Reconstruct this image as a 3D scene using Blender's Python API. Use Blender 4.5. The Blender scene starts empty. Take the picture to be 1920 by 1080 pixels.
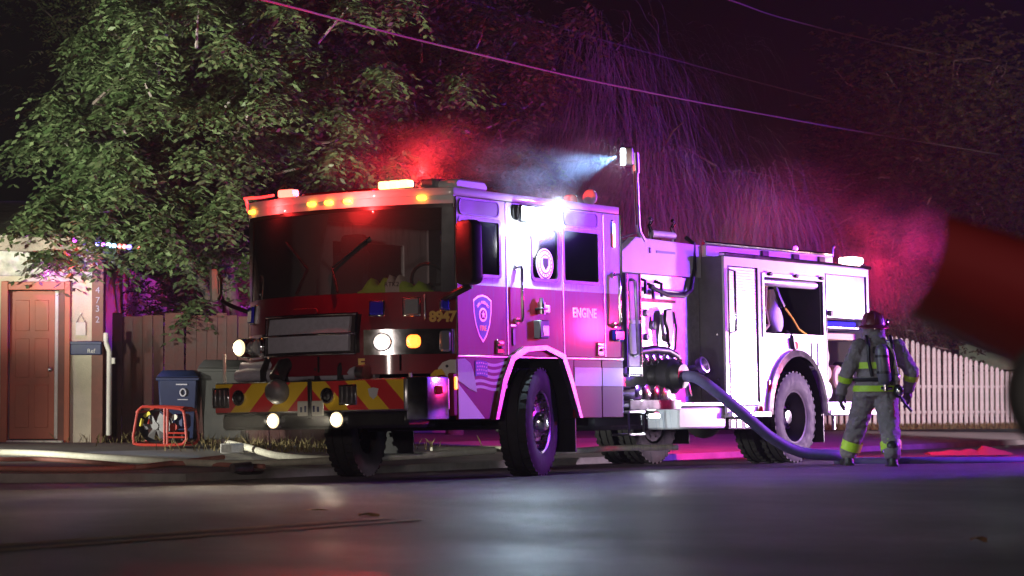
import bpy, bmesh, math, random
import numpy as np
from mathutils import Vector, Matrix, Euler

random.seed(7); np.random.seed(7)
rad = math.radians
sc = bpy.context.scene
col = sc.collection

# ------------------------------------------------------------------ camera
cd = bpy.data.cameras.new('camera')
cam = bpy.data.objects.new('camera', cd); col.objects.link(cam)
cam.location = (0, 0, 0.811)
cam.rotation_euler = (rad(92.494), 0, 0)
cd.sensor_width = 36.0
cd.lens = 4635.4 / 1920 * 36
cd.clip_start = 0.1; cd.clip_end = 2000
cd.dof.use_dof = True; cd.dof.focus_distance = 26.0; cd.dof.aperture_fstop = 3.2
sc.camera = cam

# ------------------------------------------------------------------ world (night sky) and moon
world = bpy.data.worlds.new('World'); sc.world = world; world.use_nodes = True
wn = world.node_tree.nodes; wl = world.node_tree.links
bg = wn['Background']
sky = wn.new('ShaderNodeTexSky'); sky.sky_type = 'NISHITA'; sky.sun_disc = False
sky.sun_elevation = rad(4); sky.sun_rotation = rad(200)
wl.new(sky.outputs[0], bg.inputs[0]); bg.inputs[1].default_value = 0.0004
sd = bpy.data.lights.new('moon', 'SUN'); sd.energy = 0.012; sd.angle = rad(0.5); sd.color = (1, .93, .85)
so = bpy.data.objects.new('moon', sd); col.objects.link(so); so.rotation_euler = (rad(50), rad(10), rad(20))

sc.view_settings.view_transform = 'Standard'; sc.view_settings.look = 'None'
sc.view_settings.exposure = 0.0; sc.view_settings.gamma = 1.0; sc.view_settings.use_curve_mapping = False
sc.cycles.use_denoising = True
sc.cycles.max_bounces = 6; sc.cycles.volume_bounces = 0; sc.cycles.transparent_max_bounces = 12
sc.cycles.sample_clamp_indirect = 4.0
sc.cycles.volume_step_rate = 4.0; sc.cycles.volume_max_steps = 128

# lamps of the other emergency vehicles outside the frame, and two added fill spots
def lamp(name, kind, loc, power, color, size=.1, aim=None, cone=60, blend=.5, parent=None):
    l = bpy.data.lights.new(name, kind); l.energy = power; l.color = color
    l.shadow_soft_size = size
    o = bpy.data.objects.new(name, l); col.objects.link(o); o.location = loc
    if kind == 'SPOT':
        l.spot_size = rad(cone); l.spot_blend = blend
    if aim is not None:
        d = Vector(aim) - Vector(loc); o.rotation_euler = d.to_track_quat('-Z', 'Y').to_euler()
    if parent: o.parent = parent
    return o
lamp('headlights_of_engine_down_the_street', 'SPOT', (8.5, 31.2, 1.1), 4000, (1, .72, .97), .25, (3.3, 29.7, 1.1), 50, 1.0)
lamp('added_picket_fence_fill', 'SPOT', (11.5, 38.0, 2.6), 3000, (1, .80, .90), .2, (7.8, 46.1, .9), 40, .8)  # unseen spot added to brighten the picket fence
lamp('scene_lamp_of_engine_down_the_street', 'POINT', (11.0, 28.95, 3.3), 150, (.95, .95, 1), .3)
lamp('red_beacon_of_engine_down_the_street', 'SPOT', (11.6, 30.4, 2.1), 1700, (1, .02, .16), .2, (.5, 27.2, 1.7), 60, .9)
lamp('blue_beacon_of_engine_down_the_street', 'SPOT', (11.1, 29.35, 3.6), 6800, (.22, .035, 1), .2, (1.44, 31.6, 3.0), 118, .25)
lamp('added_right_tree_fill', 'SPOT', (12.5, 27.0, 3.0), 6500, (1, .74, .55), .2, (9.8, 49.0, 6.8), 22, 1.0)  # unseen spot added to brighten the upper right tree
lamp('floodlight_of_engine_on_the_left', 'SPOT', (-9.8, 21.5, 1.0), 17500, (.97, 1, .84), .2, (-3.7, 32.6, 6.4), 50, 1.0)
lamp('headlight_of_car_on_the_left', 'SPOT', (-12.0, 25.4, .85), 6800, (1, .98, .86), .1, (-5.6, 28.4, .3), 50, 1.0)
lamp('floodlight_behind_camera', 'SPOT', (-4.5, -6, 2.2), 4300, (1, .84, .76), .3, (-1.0, 26, .6), 66, .8)

# ------------------------------------------------------------------ helpers
def tag(o, label=None, cat=None, group=None, kind=None):
    if label: o['label'] = label
    if cat: o['category'] = cat
    if group: o['group'] = group
    if kind: o['kind'] = kind
    return o
def empty(name, loc=(0, 0, 0), rz=0.0):
    o = bpy.data.objects.new(name, None); col.objects.link(o)
    o.location = loc; o.rotation_euler = (0, 0, rz); o.empty_display_size = .2
    return o
def link_mesh(name, me, mat, parent=None, smooth=40):
    if mat is not None and len(me.materials) == 0: me.materials.append(mat)
    if smooth:
        me.polygons.foreach_set('use_smooth', [True] * len(me.polygons))
        me.set_sharp_from_angle(angle=rad(smooth))
    o = bpy.data.objects.new(name, me); col.objects.link(o)
    if parent: o.parent = parent
    return o

class MB:
    def __init__(s): s.v = []; s.f = []
    def add(s, vs, fs):
        o = len(s.v); s.v += [tuple(map(float, v)) for v in vs]; s.f += [tuple(o + i for i in f) for f in fs]; return s
    def box(s, x0, x1, y0, y1, z0, z1):
        return s.add([(x0,y0,z0),(x1,y0,z0),(x1,y1,z0),(x0,y1,z0),(x0,y0,z1),(x1,y0,z1),(x1,y1,z1),(x0,y1,z1)],
                     [(0,3,2,1),(4,5,6,7),(0,1,5,4),(1,2,6,5),(2,3,7,6),(3,0,4,7)])
    def prism(s, poly, axis, a, b):
        n = len(poly)
        def P(p, h):
            return {'x': (h, p[0], p[1]), 'y': (p[0], h, p[1]), 'z': (p[0], p[1], h)}[axis]
        vs = [P(p, a) for p in poly] + [P(p, b) for p in poly]
        fs = [tuple(range(n)), tuple(range(2*n-1, n-1, -1))] + [(i, i+n, (i+1) % n + n, (i+1) % n) for i in range(n)]
        return s.add(vs, fs)
    def loft(s, loops, cap=True, close=True):
        n = len(loops[0]); vs = [p for l in loops for p in l]; fs = []
        for k in range(len(loops)-1):
            for i in range(n if close else n-1):
                j = (i+1) % n
                fs.append((k*n+i, k*n+j, (k+1)*n+j, (k+1)*n+i))
        if cap: fs += [tuple(range(n-1, -1, -1)), tuple(range((len(loops)-1)*n, len(loops)*n))]
        return s.add(vs, fs)
    def tube(s, pts, r, n=8, cap=True, squash=1.0):
        pts = [Vector(p) for p in pts]
        rs = r if isinstance(r, (list, tuple)) else [r]*len(pts)
        loops = []; prev = None
        for i, p in enumerate(pts):
            t = (pts[min(i+1, len(pts)-1)] - pts[max(i-1, 0)]).normalized()
            if prev is None:
                a = Vector((0, 0, 1)) if abs(t.z) < .9 else Vector((1, 0, 0))
                u = t.cross(a).normalized()
            else:
                u = (prev - t*prev.dot(t)).normalized()
            prev = u; w = t.cross(u)
            loops.append([p + (u*math.cos(2*math.pi*k/n) + w*math.sin(2*math.pi*k/n)*squash)*rs[i] for k in range(n)])
        return s.loft(loops, cap)
    def cyl(s, p0, p1, r0, r1=None, n=16):
        return s.tube([p0, p1], [r0, r0 if r1 is None else r1], n)
    def lathe(s, prof, c=(0,0,0), axis='y', n=32, cap=True):
        loops = []
        for r, h in prof:
            l = []
            for k in range(n):
                a = 2*math.pi*k/n; ca, sa = r*math.cos(a), r*math.sin(a)
                p = {'x': (h, ca, sa), 'y': (ca, h, sa), 'z': (ca, sa, h)}[axis]
                l.append((p[0]+c[0], p[1]+c[1], p[2]+c[2]))
            loops.append(l)
        return s.loft(loops, cap)
    def ell(s, c, rx, ry, rz, n=14, m=8):
        loops = []
        for i in range(m+1):
            th = math.pi*(.02 + .96*i/m); 
            loops.append([(c[0]+rx*math.sin(th)*math.cos(2*math.pi*k/n), c[1]+ry*math.sin(th)*math.sin(2*math.pi*k/n), c[2]+rz*math.cos(th)) for k in range(n)])
        return s.loft(loops)
    def xform(s, M, start=0):
        s.v[start:] = [tuple(M @ Vector(v)) for v in s.v[start:]]; return s
    def mesh(s, name, bevel=0, weld=False, segs=1):
        me = bpy.data.meshes.new(name); me.from_pydata(s.v, [], s.f)
        bm = bmesh.new(); bm.from_mesh(me)
        if weld: bmesh.ops.remove_doubles(bm, verts=bm.verts, dist=1e-5)
        bmesh.ops.recalc_face_normals(bm, faces=bm.faces)
        if bevel:
            es = [e for e in bm.edges if len(e.link_faces) == 2 and e.calc_face_angle(0) > rad(35)]
            bmesh.ops.bevel(bm, geom=es, offset=bevel, segments=segs, profile=.6, affect='EDGES', clamp_overlap=True)
        bm.to_mesh(me); bm.free(); me.update()
        return me
    def build(s, name, mat, parent=None, bevel=0, smooth=40, weld=False, segs=1):
        return link_mesh(name, s.mesh(name, bevel, weld, segs), mat, parent, smooth)

def box(name, mat, parent, x0, x1, y0, y1, z0, z1, bevel=.006):
    return MB().box(min(x0,x1), max(x0,x1), min(y0,y1), max(y0,y1), min(z0,z1), max(z0,z1)).build(name, mat, parent, bevel)

def rrect(a0, a1, b0, b1, r, n=4):
    pts = []
    for cx, cy, st in ((a1-r, b1-r, 0), (a0+r, b1-r, 90), (a0+r, b0+r, 180), (a1-r, b0+r, 270)):
        for k in range(n+1):
            t = rad(st + 90*k/n); pts.append((cx+r*math.cos(t), cy+r*math.sin(t)))
    return pts

def grid_panel(a0, a1, b0, b1, holes, plane, h0, h1):
    """sheet with rectangular holes; plane 'y': coordinates (x,z) at y=h0..h1; 'x': (y,z)"""
    As = sorted({a0, a1, *[min(max(h[i], a0), a1) for h in holes for i in (0, 1)]})
    Bs = sorted({b0, b1, *[min(max(h[i], b0), b1) for h in holes for i in (2, 3)]})
    na, nb = len(As), len(Bs)
    solid = [[not any(h[0]-1e-6 <= (As[i]+As[i+1])/2 <= h[1]+1e-6 and h[2]-1e-6 <= (Bs[j]+Bs[j+1])/2 <= h[3]+1e-6 for h in holes) for j in range(nb-1)] for i in range(na-1)]
    def P(i, j, h): return (As[i], h, Bs[j]) if plane == 'y' else ((h, As[i], Bs[j]) if plane == 'x' else (As[i], Bs[j], h))
    m = MB(); idx = {}; vs = []; fs = []
    def V(i, j, h):
        k = (i, j, h)
        if k not in idx: idx[k] = len(vs); vs.append(P(i, j, h))
        return idx[k]
    for i in range(na-1):
        for j in range(nb-1):
            if not solid[i][j]: continue
            for h in (h0, h1): fs.append((V(i,j,h), V(i+1,j,h), V(i+1,j+1,h), V(i,j+1,h)))
            for (di, dj, e) in ((-1,0,((i,j),(i,j+1))), (1,0,((i+1,j),(i+1,j+1))), (0,-1,((i,j),(i+1,j))), (0,1,((i,j+1),(i+1,j+1)))):
                ii, jj = i+di, j+dj
                if not (0 <= ii < na-1 and 0 <= jj < nb-1) or not solid[ii][jj]:
                    (p, q) = e; fs.append((V(*p,h0), V(*q,h0), V(*q,h1), V(*p,h1)))
    return m.add(vs, fs)

def ring_xz(outer, inner, y0, y1):
    """closed flat frame between two loops of equal length lying in planes of constant y"""
    n = len(outer); m = MB()
    lo = [[(p[0], y0, p[1]) for p in outer], [(p[0], y1, p[1]) for p in outer], [(p[0], y1, p[1]) for p in inner], [(p[0], y0, p[1]) for p in inner]]
    vs = [p for l in lo for p in l]; fs = []
    for k in range(4):
        for i in range(n):
            j = (i+1) % n; k2 = (k+1) % 4
            fs.append((k*n+i, k*n+j, k2*n+j, k2*n+i))
    return m.add(vs, fs)

def text_mesh(name, body, size, M, mat, parent, depth=.003, spacing=1.0, align='CENTER', bold=0.0):
    cu = bpy.data.curves.new(name, 'FONT'); cu.body = body; cu.size = size; cu.extrude = depth; cu.offset = bold
    cu.align_x = align; cu.align_y = 'CENTER'; cu.space_character = spacing; cu.resolution_u = 3
    ob = bpy.data.objects.new(name, cu); col.objects.link(ob)
    dg = bpy.context.evaluated_depsgraph_get()
    me = bpy.data.meshes.new_from_object(ob.evaluated_get(dg)); bpy.data.objects.remove(ob); bpy.data.curves.remove(cu)
    me.transform(M); me.materials.clear()
    return link_mesh(name, me, mat, parent, 30)
def frame(origin, ex, ey):
    ex = Vector(ex).normalized(); ey = Vector(ey); ey = (ey - ex*ey.dot(ex)).normalized(); ez = ex.cross(ey)
    M = Matrix.Identity(4)
    for i in range(3): M[i][0], M[i][1], M[i][2], M[i][3] = ex[i], ey[i], ez[i], origin[i]
    return M
SIDE = lambda x, z, y=1.24: frame((x, y, z), (-1, 0, 0), (0, 0, 1))     # text read on the truck's left side

# ------------------------------------------------------------------ materials
def mat(name, color=(.5,.5,.5), rough=.5, metal=0, emit=None, estr=0, noise=None, bump=None, coat=0, spec=.5, trans=0, nscale=None):
    m = bpy.data.materials.new(name); m.use_nodes = True
    n = m.node_tree.nodes; l = m.node_tree.links; b = n['Principled BSDF']
    b.inputs['Base Color'].default_value = (*color, 1); b.inputs['Roughness'].default_value = rough
    b.inputs['Metallic'].default_value = metal; b.inputs['Coat Weight'].default_value = coat
    b.inputs['Coat Roughness'].default_value = .08; b.inputs['Specular IOR Level'].default_value = spec
    if emit: b.inputs['Emission Color'].default_value = (*emit, 1); b.inputs['Emission Strength'].default_value = estr
    tc = n.new('ShaderNodeTexCoord')
    if noise:      # (scale, amount): colour mottling and roughness variation
        t = n.new('ShaderNodeTexNoise'); t.inputs['Scale'].default_value = noise[0]; t.inputs['Detail'].default_value = 6
        t.inputs['Roughness'].default_value = .65
        l.new(tc.outputs['Object'], t.inputs['Vector'])
        mp = n.new('ShaderNodeMapRange'); mp.inputs['From Min'].default_value = .3; mp.inputs['From Max'].default_value = .7
        mp.inputs['To Min'].default_value = 1-noise[1]; mp.inputs['To Max'].default_value = 1+noise[1]*.6
        l.new(t.outputs[0], mp.inputs[0])
        vm = n.new('ShaderNodeVectorMath'); vm.operation = 'SCALE'; vm.inputs[0].default_value = color
        l.new(mp.outputs[0], vm.inputs['Scale']); l.new(vm.outputs[0], b.inputs['Base Color'])
        mr = n.new('ShaderNodeMapRange'); mr.inputs['From Min'].default_value = .3; mr.inputs['From Max'].default_value = .7
        mr.inputs['To Min'].default_value = max(.02, rough*(1-noise[1]*.5)); mr.inputs['To Max'].default_value = min(1, rough*(1+noise[1]*.5))
        l.new(t.outputs[0], mr.inputs[0]); l.new(mr.outputs[0], b.inputs['Roughness'])
    if bump:       # (scale, strength, distance)
        t = n.new('ShaderNodeTexNoise'); t.inputs['Scale'].default_value = bump[0]; t.inputs['Detail'].default_value = 4
        l.new(tc.outputs['Object'], t.inputs['Vector'])
        bp = n.new('ShaderNodeBump'); bp.inputs['Strength'].default_value = bump[1]; bp.inputs['Distance'].default_value = bump[2]
        l.new(t.outputs[0], bp.inputs['Height']); l.new(bp.outputs[0], b.inputs['Normal'])
    return m

def emis(name, color, s, base=(.8,.8,.8)):
    return mat(name, base, .25, 0, color, s)

M = {}
M['red'] = mat('fire_red_paint', (.17, .008, .018), .42, 0, noise=(3, .12), coat=.2, spec=.25)
M['white'] = mat('white_paint', (.78, .77, .76), .4, 0, noise=(4, .06), coat=.3, spec=.3)
M['chrome'] = mat('chrome', (.8, .8, .82), .12, 1, noise=(9, .3))
M['steel'] = mat('brushed_steel', (.62, .62, .64), .32, 1, noise=(14, .25))
M['darksteel'] = mat('grimy_polished_wheel', (.30, .28, .28), .28, 1, noise=(10, .4))
M['alu'] = mat('painted_aluminium_shutter', (.78, .77, .78), .34, .6, noise=(6, .1))
M['grey'] = mat('grey_coated_panel', (.16, .155, .16), .5, .2, noise=(5, .2))
M['black'] = mat('black_plastic', (.018, .018, .02), .4, noise=(12, .3))
M['dark'] = mat('dark_chassis_steel', (.022, .02, .022), .6, .3, noise=(7, .4))
M['interior'] = mat('dark_grey_vinyl', (.035, .033, .036), .6, noise=(9, .3))
M['rubber'] = mat('tyre_rubber', (.026, .025, .026), .75, spec=.25, noise=(16, .35), bump=(60, .2, .004))
M['gold'] = mat('gold_leaf_letters', (.72, .45, .12), .35, .3)
M['silver'] = mat('silver_letters', (.78, .77, .8), .3, .3)
M['blue_patch'] = mat('blue_patch', (.07, .12, .42), .5)
M['navy'] = mat('navy_plastic', (.012, .02, .09), .4, noise=(6, .25))
M['blue_lens'] = mat('blue_lens', (.03, .03, .5), .1, coat=.5)
M['red_lens'] = mat('red_lens', (.5, .01, .02), .12, coat=.5)
M['clear'] = mat('clear_lens', (.45, .46, .5), .08, .6, coat=.5)
M['lime'] = mat('lime_reflective', (.42, .72, .03), .5, 0, noise=(30, .1))
M['hose_grey'] = mat('lavender_grey_hose_jacket', (.40, .38, .44), .7, noise=(20, .15), bump=(120, .3, .003))
M['hose_blue'] = mat('violet_blue_supply_hose', (.12, .11, .23), .6, noise=(14, .2), bump=(150, .25, .003))
M['hose_red'] = mat('red_hose_jacket', (.46, .19, .15), .7, noise=(14, .2), bump=(120, .3, .003))
M['hose_pale'] = mat('pale_hose_jacket', (.62, .60, .48), .75, noise=(10, .2), bump=(120, .3, .003))
M['yellow'] = mat('yellow_plastic', (.70, .45, .02), .45)
M['tan'] = mat('tan_fabric', (.30, .23, .13), .8)
M['violet_bag'] = mat('lavender_bag', (.42, .36, .62), .7)

# light emitters (lamps that are lit in the place)
M['e_head'] = emis('lit_headlamp', (1, .86, .62), 60)
M['e_bowl'] = emis('lamp_reflector_bowl', (1, .72, .42), 1.6, (.8, .75, .6))
M['e_fog'] = emis('lit_fog_lamp', (1, .90, .66), 70)
M['e_amber'] = emis('lit_amber_marker', (1, .30, .015), 9)
M['e_turn'] = emis('lit_amber_turn_lamp', (1, .17, .01), 5)
M['e_red'] = emis('lit_red_beacon', (1, .12, .08), 5)
M['e_redtube'] = emis('lit_red_outline_strip', (1, .02, .02), 3)
M['e_yell'] = emis('lit_orange_white_beacon', (1, .50, .16), 5)
M['e_scene'] = emis('lit_scene_lamp', (.62, .86, 1), 60)
M['e_mast'] = emis('lit_mast_lamp', (.75, .95, 1), 45)
M['e_white'] = emis('lit_white_strip', (1, .88, .95), 10)
M['e_rear'] = emis('lit_rear_beacon', (1, .55, .5), 22)
M['e_pump'] = emis('lit_step_lamp', (.9, .97, 1), 28)
M['e_blue'] = emis('lit_blue_bulb', (.12, .1, 1), 5)
M['e_cyan'] = emis('lit_cyan_bulb', (.25, .5, 1), 6)
M['e_redb'] = emis('lit_red_bulb', (1, .03, .04), 3)
M['e_violet'] = emis('lit_violet_bulb', (.65, .05, 1), 6)

def paint_split():
    m = mat('two_tone_cab_paint', (.36, .012, .02), .4, coat=.16, spec=.2)
    n = m.node_tree.nodes; l = m.node_tree.links; b = n['Principled BSDF']
    tc = n.new('ShaderNodeTexCoord'); sp = n.new('ShaderNodeSeparateXYZ'); l.new(tc.outputs['Object'], sp.inputs[0])
    g = n.new('ShaderNodeMath'); g.operation = 'GREATER_THAN'; g.inputs[1].default_value = 1.835; l.new(sp.outputs['Z'], g.inputs[0])
    t = n.new('ShaderNodeTexNoise'); t.inputs['Scale'].default_value = 3; t.inputs['Detail'].default_value = 6; l.new(tc.outputs['Object'], t.inputs['Vector'])
    mx = n.new('ShaderNodeMix'); mx.data_type = 'RGBA'; l.new(g.outputs[0], mx.inputs[0])
    mx.inputs[6].default_value = (.30, .012, .028, 1); mx.inputs[7].default_value = (.76, .75, .75, 1)
    mp = n.new('ShaderNodeMapping'); mp.inputs['Scale'].default_value = (7, 7, 1.1); l.new(tc.outputs['Object'], mp.inputs[0])
    t4 = n.new('ShaderNodeTexNoise'); t4.inputs['Scale'].default_value = 2.2; t4.inputs['Detail'].default_value = 7; t4.inputs['Roughness'].default_value = .7; l.new(mp.outputs[0], t4.inputs['Vector'])
    gr = n.new('ShaderNodeMapRange'); gr.inputs['From Min'].default_value = .5; gr.inputs['From Max'].default_value = .75; gr.inputs['To Min'].default_value = 0; gr.inputs['To Max'].default_value = .45; l.new(t4.outputs[0], gr.inputs[0])
    m3 = n.new('ShaderNodeMix'); m3.data_type = 'RGBA'; l.new(gr.outputs[0], m3.inputs[0]); l.new(mx.outputs[2], m3.inputs[6]); m3.inputs[7].default_value = (.12, .10, .09, 1)
    l.new(m3.outputs[2], b.inputs['Base Color'])
    mr = n.new('ShaderNodeMapRange'); mr.inputs['To Min'].default_value = .36; mr.inputs['To Max'].default_value = .46
    l.new(t.outputs[0], mr.inputs[0]); l.new(mr.outputs[0], b.inputs['Roughness'])
    return m
M['cab'] = paint_split()

def chevron():
    m = mat('red_yellow_chevron_sheeting', (.5, .3, .02), .4)
    n = m.node_tree.nodes; l = m.node_tree.links; b = n['Principled BSDF']
    tc = n.new('ShaderNodeTexCoord'); sp = n.new('ShaderNodeSeparateXYZ'); l.new(tc.outputs['Object'], sp.inputs[0])
    ab = n.new('ShaderNodeMath'); ab.operation = 'ABSOLUTE'; l.new(sp.outputs['Y'], ab.inputs[0])
    ad = n.new('ShaderNodeMath'); ad.operation = 'ADD'; l.new(ab.outputs[0], ad.inputs[0]); l.new(sp.outputs['Z'], ad.inputs[1])
    a2 = n.new('ShaderNodeMath'); a2.operation = 'MULTIPLY'; a2.inputs[1].default_value = 1/.46; l.new(ad.outputs[0], a2.inputs[0])
    fr = n.new('ShaderNodeMath'); fr.operation = 'FRACT'; l.new(a2.outputs[0], fr.inputs[0])
    g = n.new('ShaderNodeMath'); g.operation = 'GREATER_THAN'; g.inputs[1].default_value = .5; l.new(fr.outputs[0], g.inputs[0])
    mx = n.new('ShaderNodeMix'); mx.data_type = 'RGBA'; l.new(g.outputs[0], mx.inputs[0])
    mx.inputs[6].default_value = (.80, .52, .03, 1); mx.inputs[7].default_value = (.60, .03, .035, 1)
    l.new(mx.outputs[2], b.inputs['Base Color'])
    return m
M['chevron'] = chevron()

def glass(name, tint=(.55, .55, .58), fac=.0):
    m = bpy.data.materials.new(name); m.use_nodes = True
    n = m.node_tree.nodes; l = m.node_tree.links; n.remove(n['Principled BSDF'])
    tr = n.new('ShaderNodeBsdfTransparent'); tr.inputs[0].default_value = (*tint, 1)
    gl = n.new('ShaderNodeBsdfGlossy'); gl.inputs['Roughness'].default_value = .03; gl.inputs[0].default_value = (.9, .9, .9, 1)
    fr = n.new('ShaderNodeFresnel'); fr.inputs[0].default_value = 1.5
    mx = n.new('ShaderNodeMixShader'); l.new(fr.outputs[0], mx.inputs[0]); l.new(tr.outputs[0], mx.inputs[1]); l.new(gl.outputs[0], mx.inputs[2])
    if fac:      # diffuse film added so the pane catches the beacon's red light
        df = n.new('ShaderNodeBsdfDiffuse'); df.inputs[0].default_value = (.5, .48, .46, 1)
        m2 = n.new('ShaderNodeMixShader'); m2.inputs[0].default_value = fac
        l.new(mx.outputs[0], m2.inputs[1]); l.new(df.outputs[0], m2.inputs[2]); mx = m2
    l.new(mx.outputs[0], n['Material Output'].inputs[0])
    return m
M['glass'] = glass('windscreen_glass', (.90, .86, .86), .055)
M['pane'] = glass('clear_side_glass', (.75, .75, .75))
M['tint'] = glass('dark_tinted_glass', (.10, .11, .13))

def asphalt():
    m = mat('wet_asphalt', (.045, .043, .044), .5)
    n = m.node_tree.nodes; l = m.node_tree.links; b = n['Principled BSDF']
    tc = n.new('ShaderNodeTexCoord')
    def tex(kind, scale, detail=None, rough=None):
        t = n.new(kind); t.inputs['Scale'].default_value = scale
        if detail is not None: t.inputs['Detail'].default_value = detail
        if rough is not None: t.inputs['Roughness'].default_value = rough
        l.new(tc.outputs['Object'], t.inputs['Vector']); return t
    def rng_(src, a, b_, c, d):
        r = n.new('ShaderNodeMapRange'); r.inputs['From Min'].default_value = a; r.inputs['From Max'].default_value = b_
        r.inputs['To Min'].default_value = c; r.inputs['To Max'].default_value = d; l.new(src, r.inputs[0]); return r.outputs[0]
    def mth(op, x, y):
        q = n.new('ShaderNodeMath'); q.operation = op
        for i, v in enumerate((x, y)):
            if isinstance(v, (int, float)): q.inputs[i].default_value = v
            else: l.new(v, q.inputs[i])
        return q.outputs[0]
    big = tex('ShaderNodeTexNoise', .45, 6, .6).outputs[0]          # damp patches
    mid = tex('ShaderNodeTexNoise', 5, 6, .7).outputs[0]
    fine = tex('ShaderNodeTexNoise', 60, 6, .8).outputs[0]
    agg = tex('ShaderNodeTexVoronoi', 120).outputs['Distance']      # stones in the surface
    warp = n.new('ShaderNodeVectorMath'); warp.operation = 'MULTIPLY_ADD'
    wn_ = tex('ShaderNodeTexNoise', 1.2, 5, .6); l.new(wn_.outputs['Color'], warp.inputs[0]); warp.inputs[1].default_value = (1.6, 1.6, 0); l.new(tc.outputs['Object'], warp.inputs[2])
    ck = n.new('ShaderNodeTexVoronoi'); ck.feature = 'DISTANCE_TO_EDGE'; ck.inputs['Scale'].default_value = .33; l.new(warp.outputs[0], ck.inputs['Vector'])
    crack = rng_(ck.outputs['Distance'], 0, .006, 0, 1)
    l.new(mth('ADD', rng_(big, .36, .64, .38, .54), rng_(mid, .3, .7, -.03, .04)), b.inputs['Roughness'])
    h = mth('ADD', mth('ADD', mth('MULTIPLY', agg, .9), fine), mth('MULTIPLY', crack, .5))
    bp = n.new('ShaderNodeBump'); bp.inputs['Strength'].default_value = 1.0; bp.inputs['Distance'].default_value = .016; l.new(h, bp.inputs['Height']); l.new(bp.outputs[0], b.inputs['Normal'])
    k = mth('MULTIPLY', mth('MULTIPLY', rng_(fine, .3, .7, .5, 1.5), rng_(mid, .3, .7, .75, 1.2)), mth('MULTIPLY', rng_(big, .4, .6, .7, 1.15), rng_(crack, 0, 1, .6, 1)))
    vm = n.new('ShaderNodeVectorMath'); vm.operation = 'SCALE'; vm.inputs[0].default_value = (.048, .043, .041); l.new(k, vm.inputs['Scale']); l.new(vm.outputs[0], b.inputs['Base Color'])
    return m
M['asphalt'] = asphalt()
M['concrete'] = mat('stained_concrete', (.30, .29, .27), .7, noise=(1.6, .35), bump=(40, .4, .006))
M['kerb'] = mat('kerb_concrete', (.26, .25, .24), .75, noise=(3, .4), bump=(30, .4, .006))
M['dirt'] = mat('dry_dirt', (.12, .095, .07), .95, noise=(2.5, .4), bump=(18, .8, .03))
M['ypaint'] = mat('worn_yellow_line', (.17, .115, .035), .6, noise=(9, .6))
M['grass'] = mat('dry_grass', (.19, .15, .06), .9)
M['stucco'] = mat('cream_stucco', (.62, .56, .42), .9, noise=(2.2, .22), bump=(45, .5, .01))
M['door'] = mat('terracotta_door_paint', (.46, .12, .06), .5, noise=(3, .12))
M['trim'] = mat('orange_trim_paint', (.48, .13, .06), .5, noise=(4, .15))
M['post'] = mat('brown_corner_post', (.20, .075, .05), .6, noise=(5, .3))
M['offwhite'] = mat('offwhite_paint', (.66, .65, .56), .55, noise=(7, .15))
M['roof'] = mat('dirty_roof_edge', (.30, .25, .20), .9, noise=(4, .5), bump=(20, .8, .03))
M['plaster'] = mat('cracked_pale_plaster', (.60, .58, .50), .9, noise=(6, .5), bump=(12, .8, .03))
M['wood'] = mat('weathered_red_brown_board', (.085, .030, .026), .8, noise=(5, .5), bump=(30, .4, .008))
M['fence_white'] = mat('white_picket_paint', (.70, .68, .66), .6, noise=(5, .22))
M['siding'] = mat('dusky_siding', (.20, .13, .16), .8, noise=(3, .2))
M['beam'] = mat('pale_porch_paint', (.50, .42, .55), .7)
M['cloth'] = mat('bunker_gear_fabric', (.22, .20, .205), .85, noise=(7, .25), bump=(9, 1.0, .05))
M['glove'] = mat('dark_glove_leather', (.06, .05, .05), .7)
M['helmet'] = mat('dark_red_helmet', (.13, .02, .03), .35, coat=.3)
M['skin'] = mat('skin', (.45, .27, .2), .55)
M['boot'] = mat('black_boot_rubber', (.02, .02, .02), .45)
M['tank'] = mat('grey_cylinder_wrap', (.13, .13, .14), .35, noise=(8, .2))
M['bark'] = mat('tree_bark', (.11, .085, .07), .9, noise=(12, .35), bump=(25, .8, .02))
M['palebark'] = mat('pale_twig_bark', (.26, .22, .20), .85)
M['bin_grey'] = mat('grey_bin_plastic', (.035, .035, .032), .6, noise=(4, .2))
M['bin_blue'] = mat('blue_bin_plastic', (.008, .015, .06), .45, noise=(4, .2))
M['block'] = mat('concrete_block', (.40, .39, .37), .9, noise=(9, .25), bump=(40, .6, .006))
M['tarp'] = mat('brown_tarp', (.09, .045, .022), .7, noise=(6, .3))
M['redpanel'] = mat('red_car_paint', (.12, .010, .012), .35, coat=.3)
M['water'] = glass('water', (.92, .94, .97))
M['cable'] = mat('overhead_cable', (.13, .13, .13), .9)

def leaf(name, c1, c2):
    m = bpy.data.materials.new(name); m.use_nodes = True
    n = m.node_tree.nodes; l = m.node_tree.links; b = n['Principled BSDF']
    g = n.new('ShaderNodeNewGeometry')
    mx = n.new('ShaderNodeMix'); mx.data_type = 'RGBA'; l.new(g.outputs['Random Per Island'], mx.inputs[0])
    mx.inputs[6].default_value = (*c1, 1); mx.inputs[7].default_value = (*c2, 1)
    l.new(mx.outputs[2], b.inputs['Base Color']); b.inputs['Roughness'].default_value = .5
    t = n.new('ShaderNodeBsdfTranslucent'); l.new(mx.outputs[2], t.inputs[0])
    ms = n.new('ShaderNodeMixShader'); ms.inputs[0].default_value = .3
    l.new(b.outputs[0], ms.inputs[1]); l.new(t.outputs[0], ms.inputs[2]); l.new(ms.outputs[0], n['Material Output'].inputs[0])
    return m
M['leaf1'] = leaf('green_leaflets', (.05, .095, .028), (.15, .195, .085))
M['leaf2'] = leaf('olive_leaflets', (.07, .11, .035), (.14, .16, .07))
M['leaf3'] = leaf('brown_olive_leaves', (.06, .065, .025), (.11, .10, .04))
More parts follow.
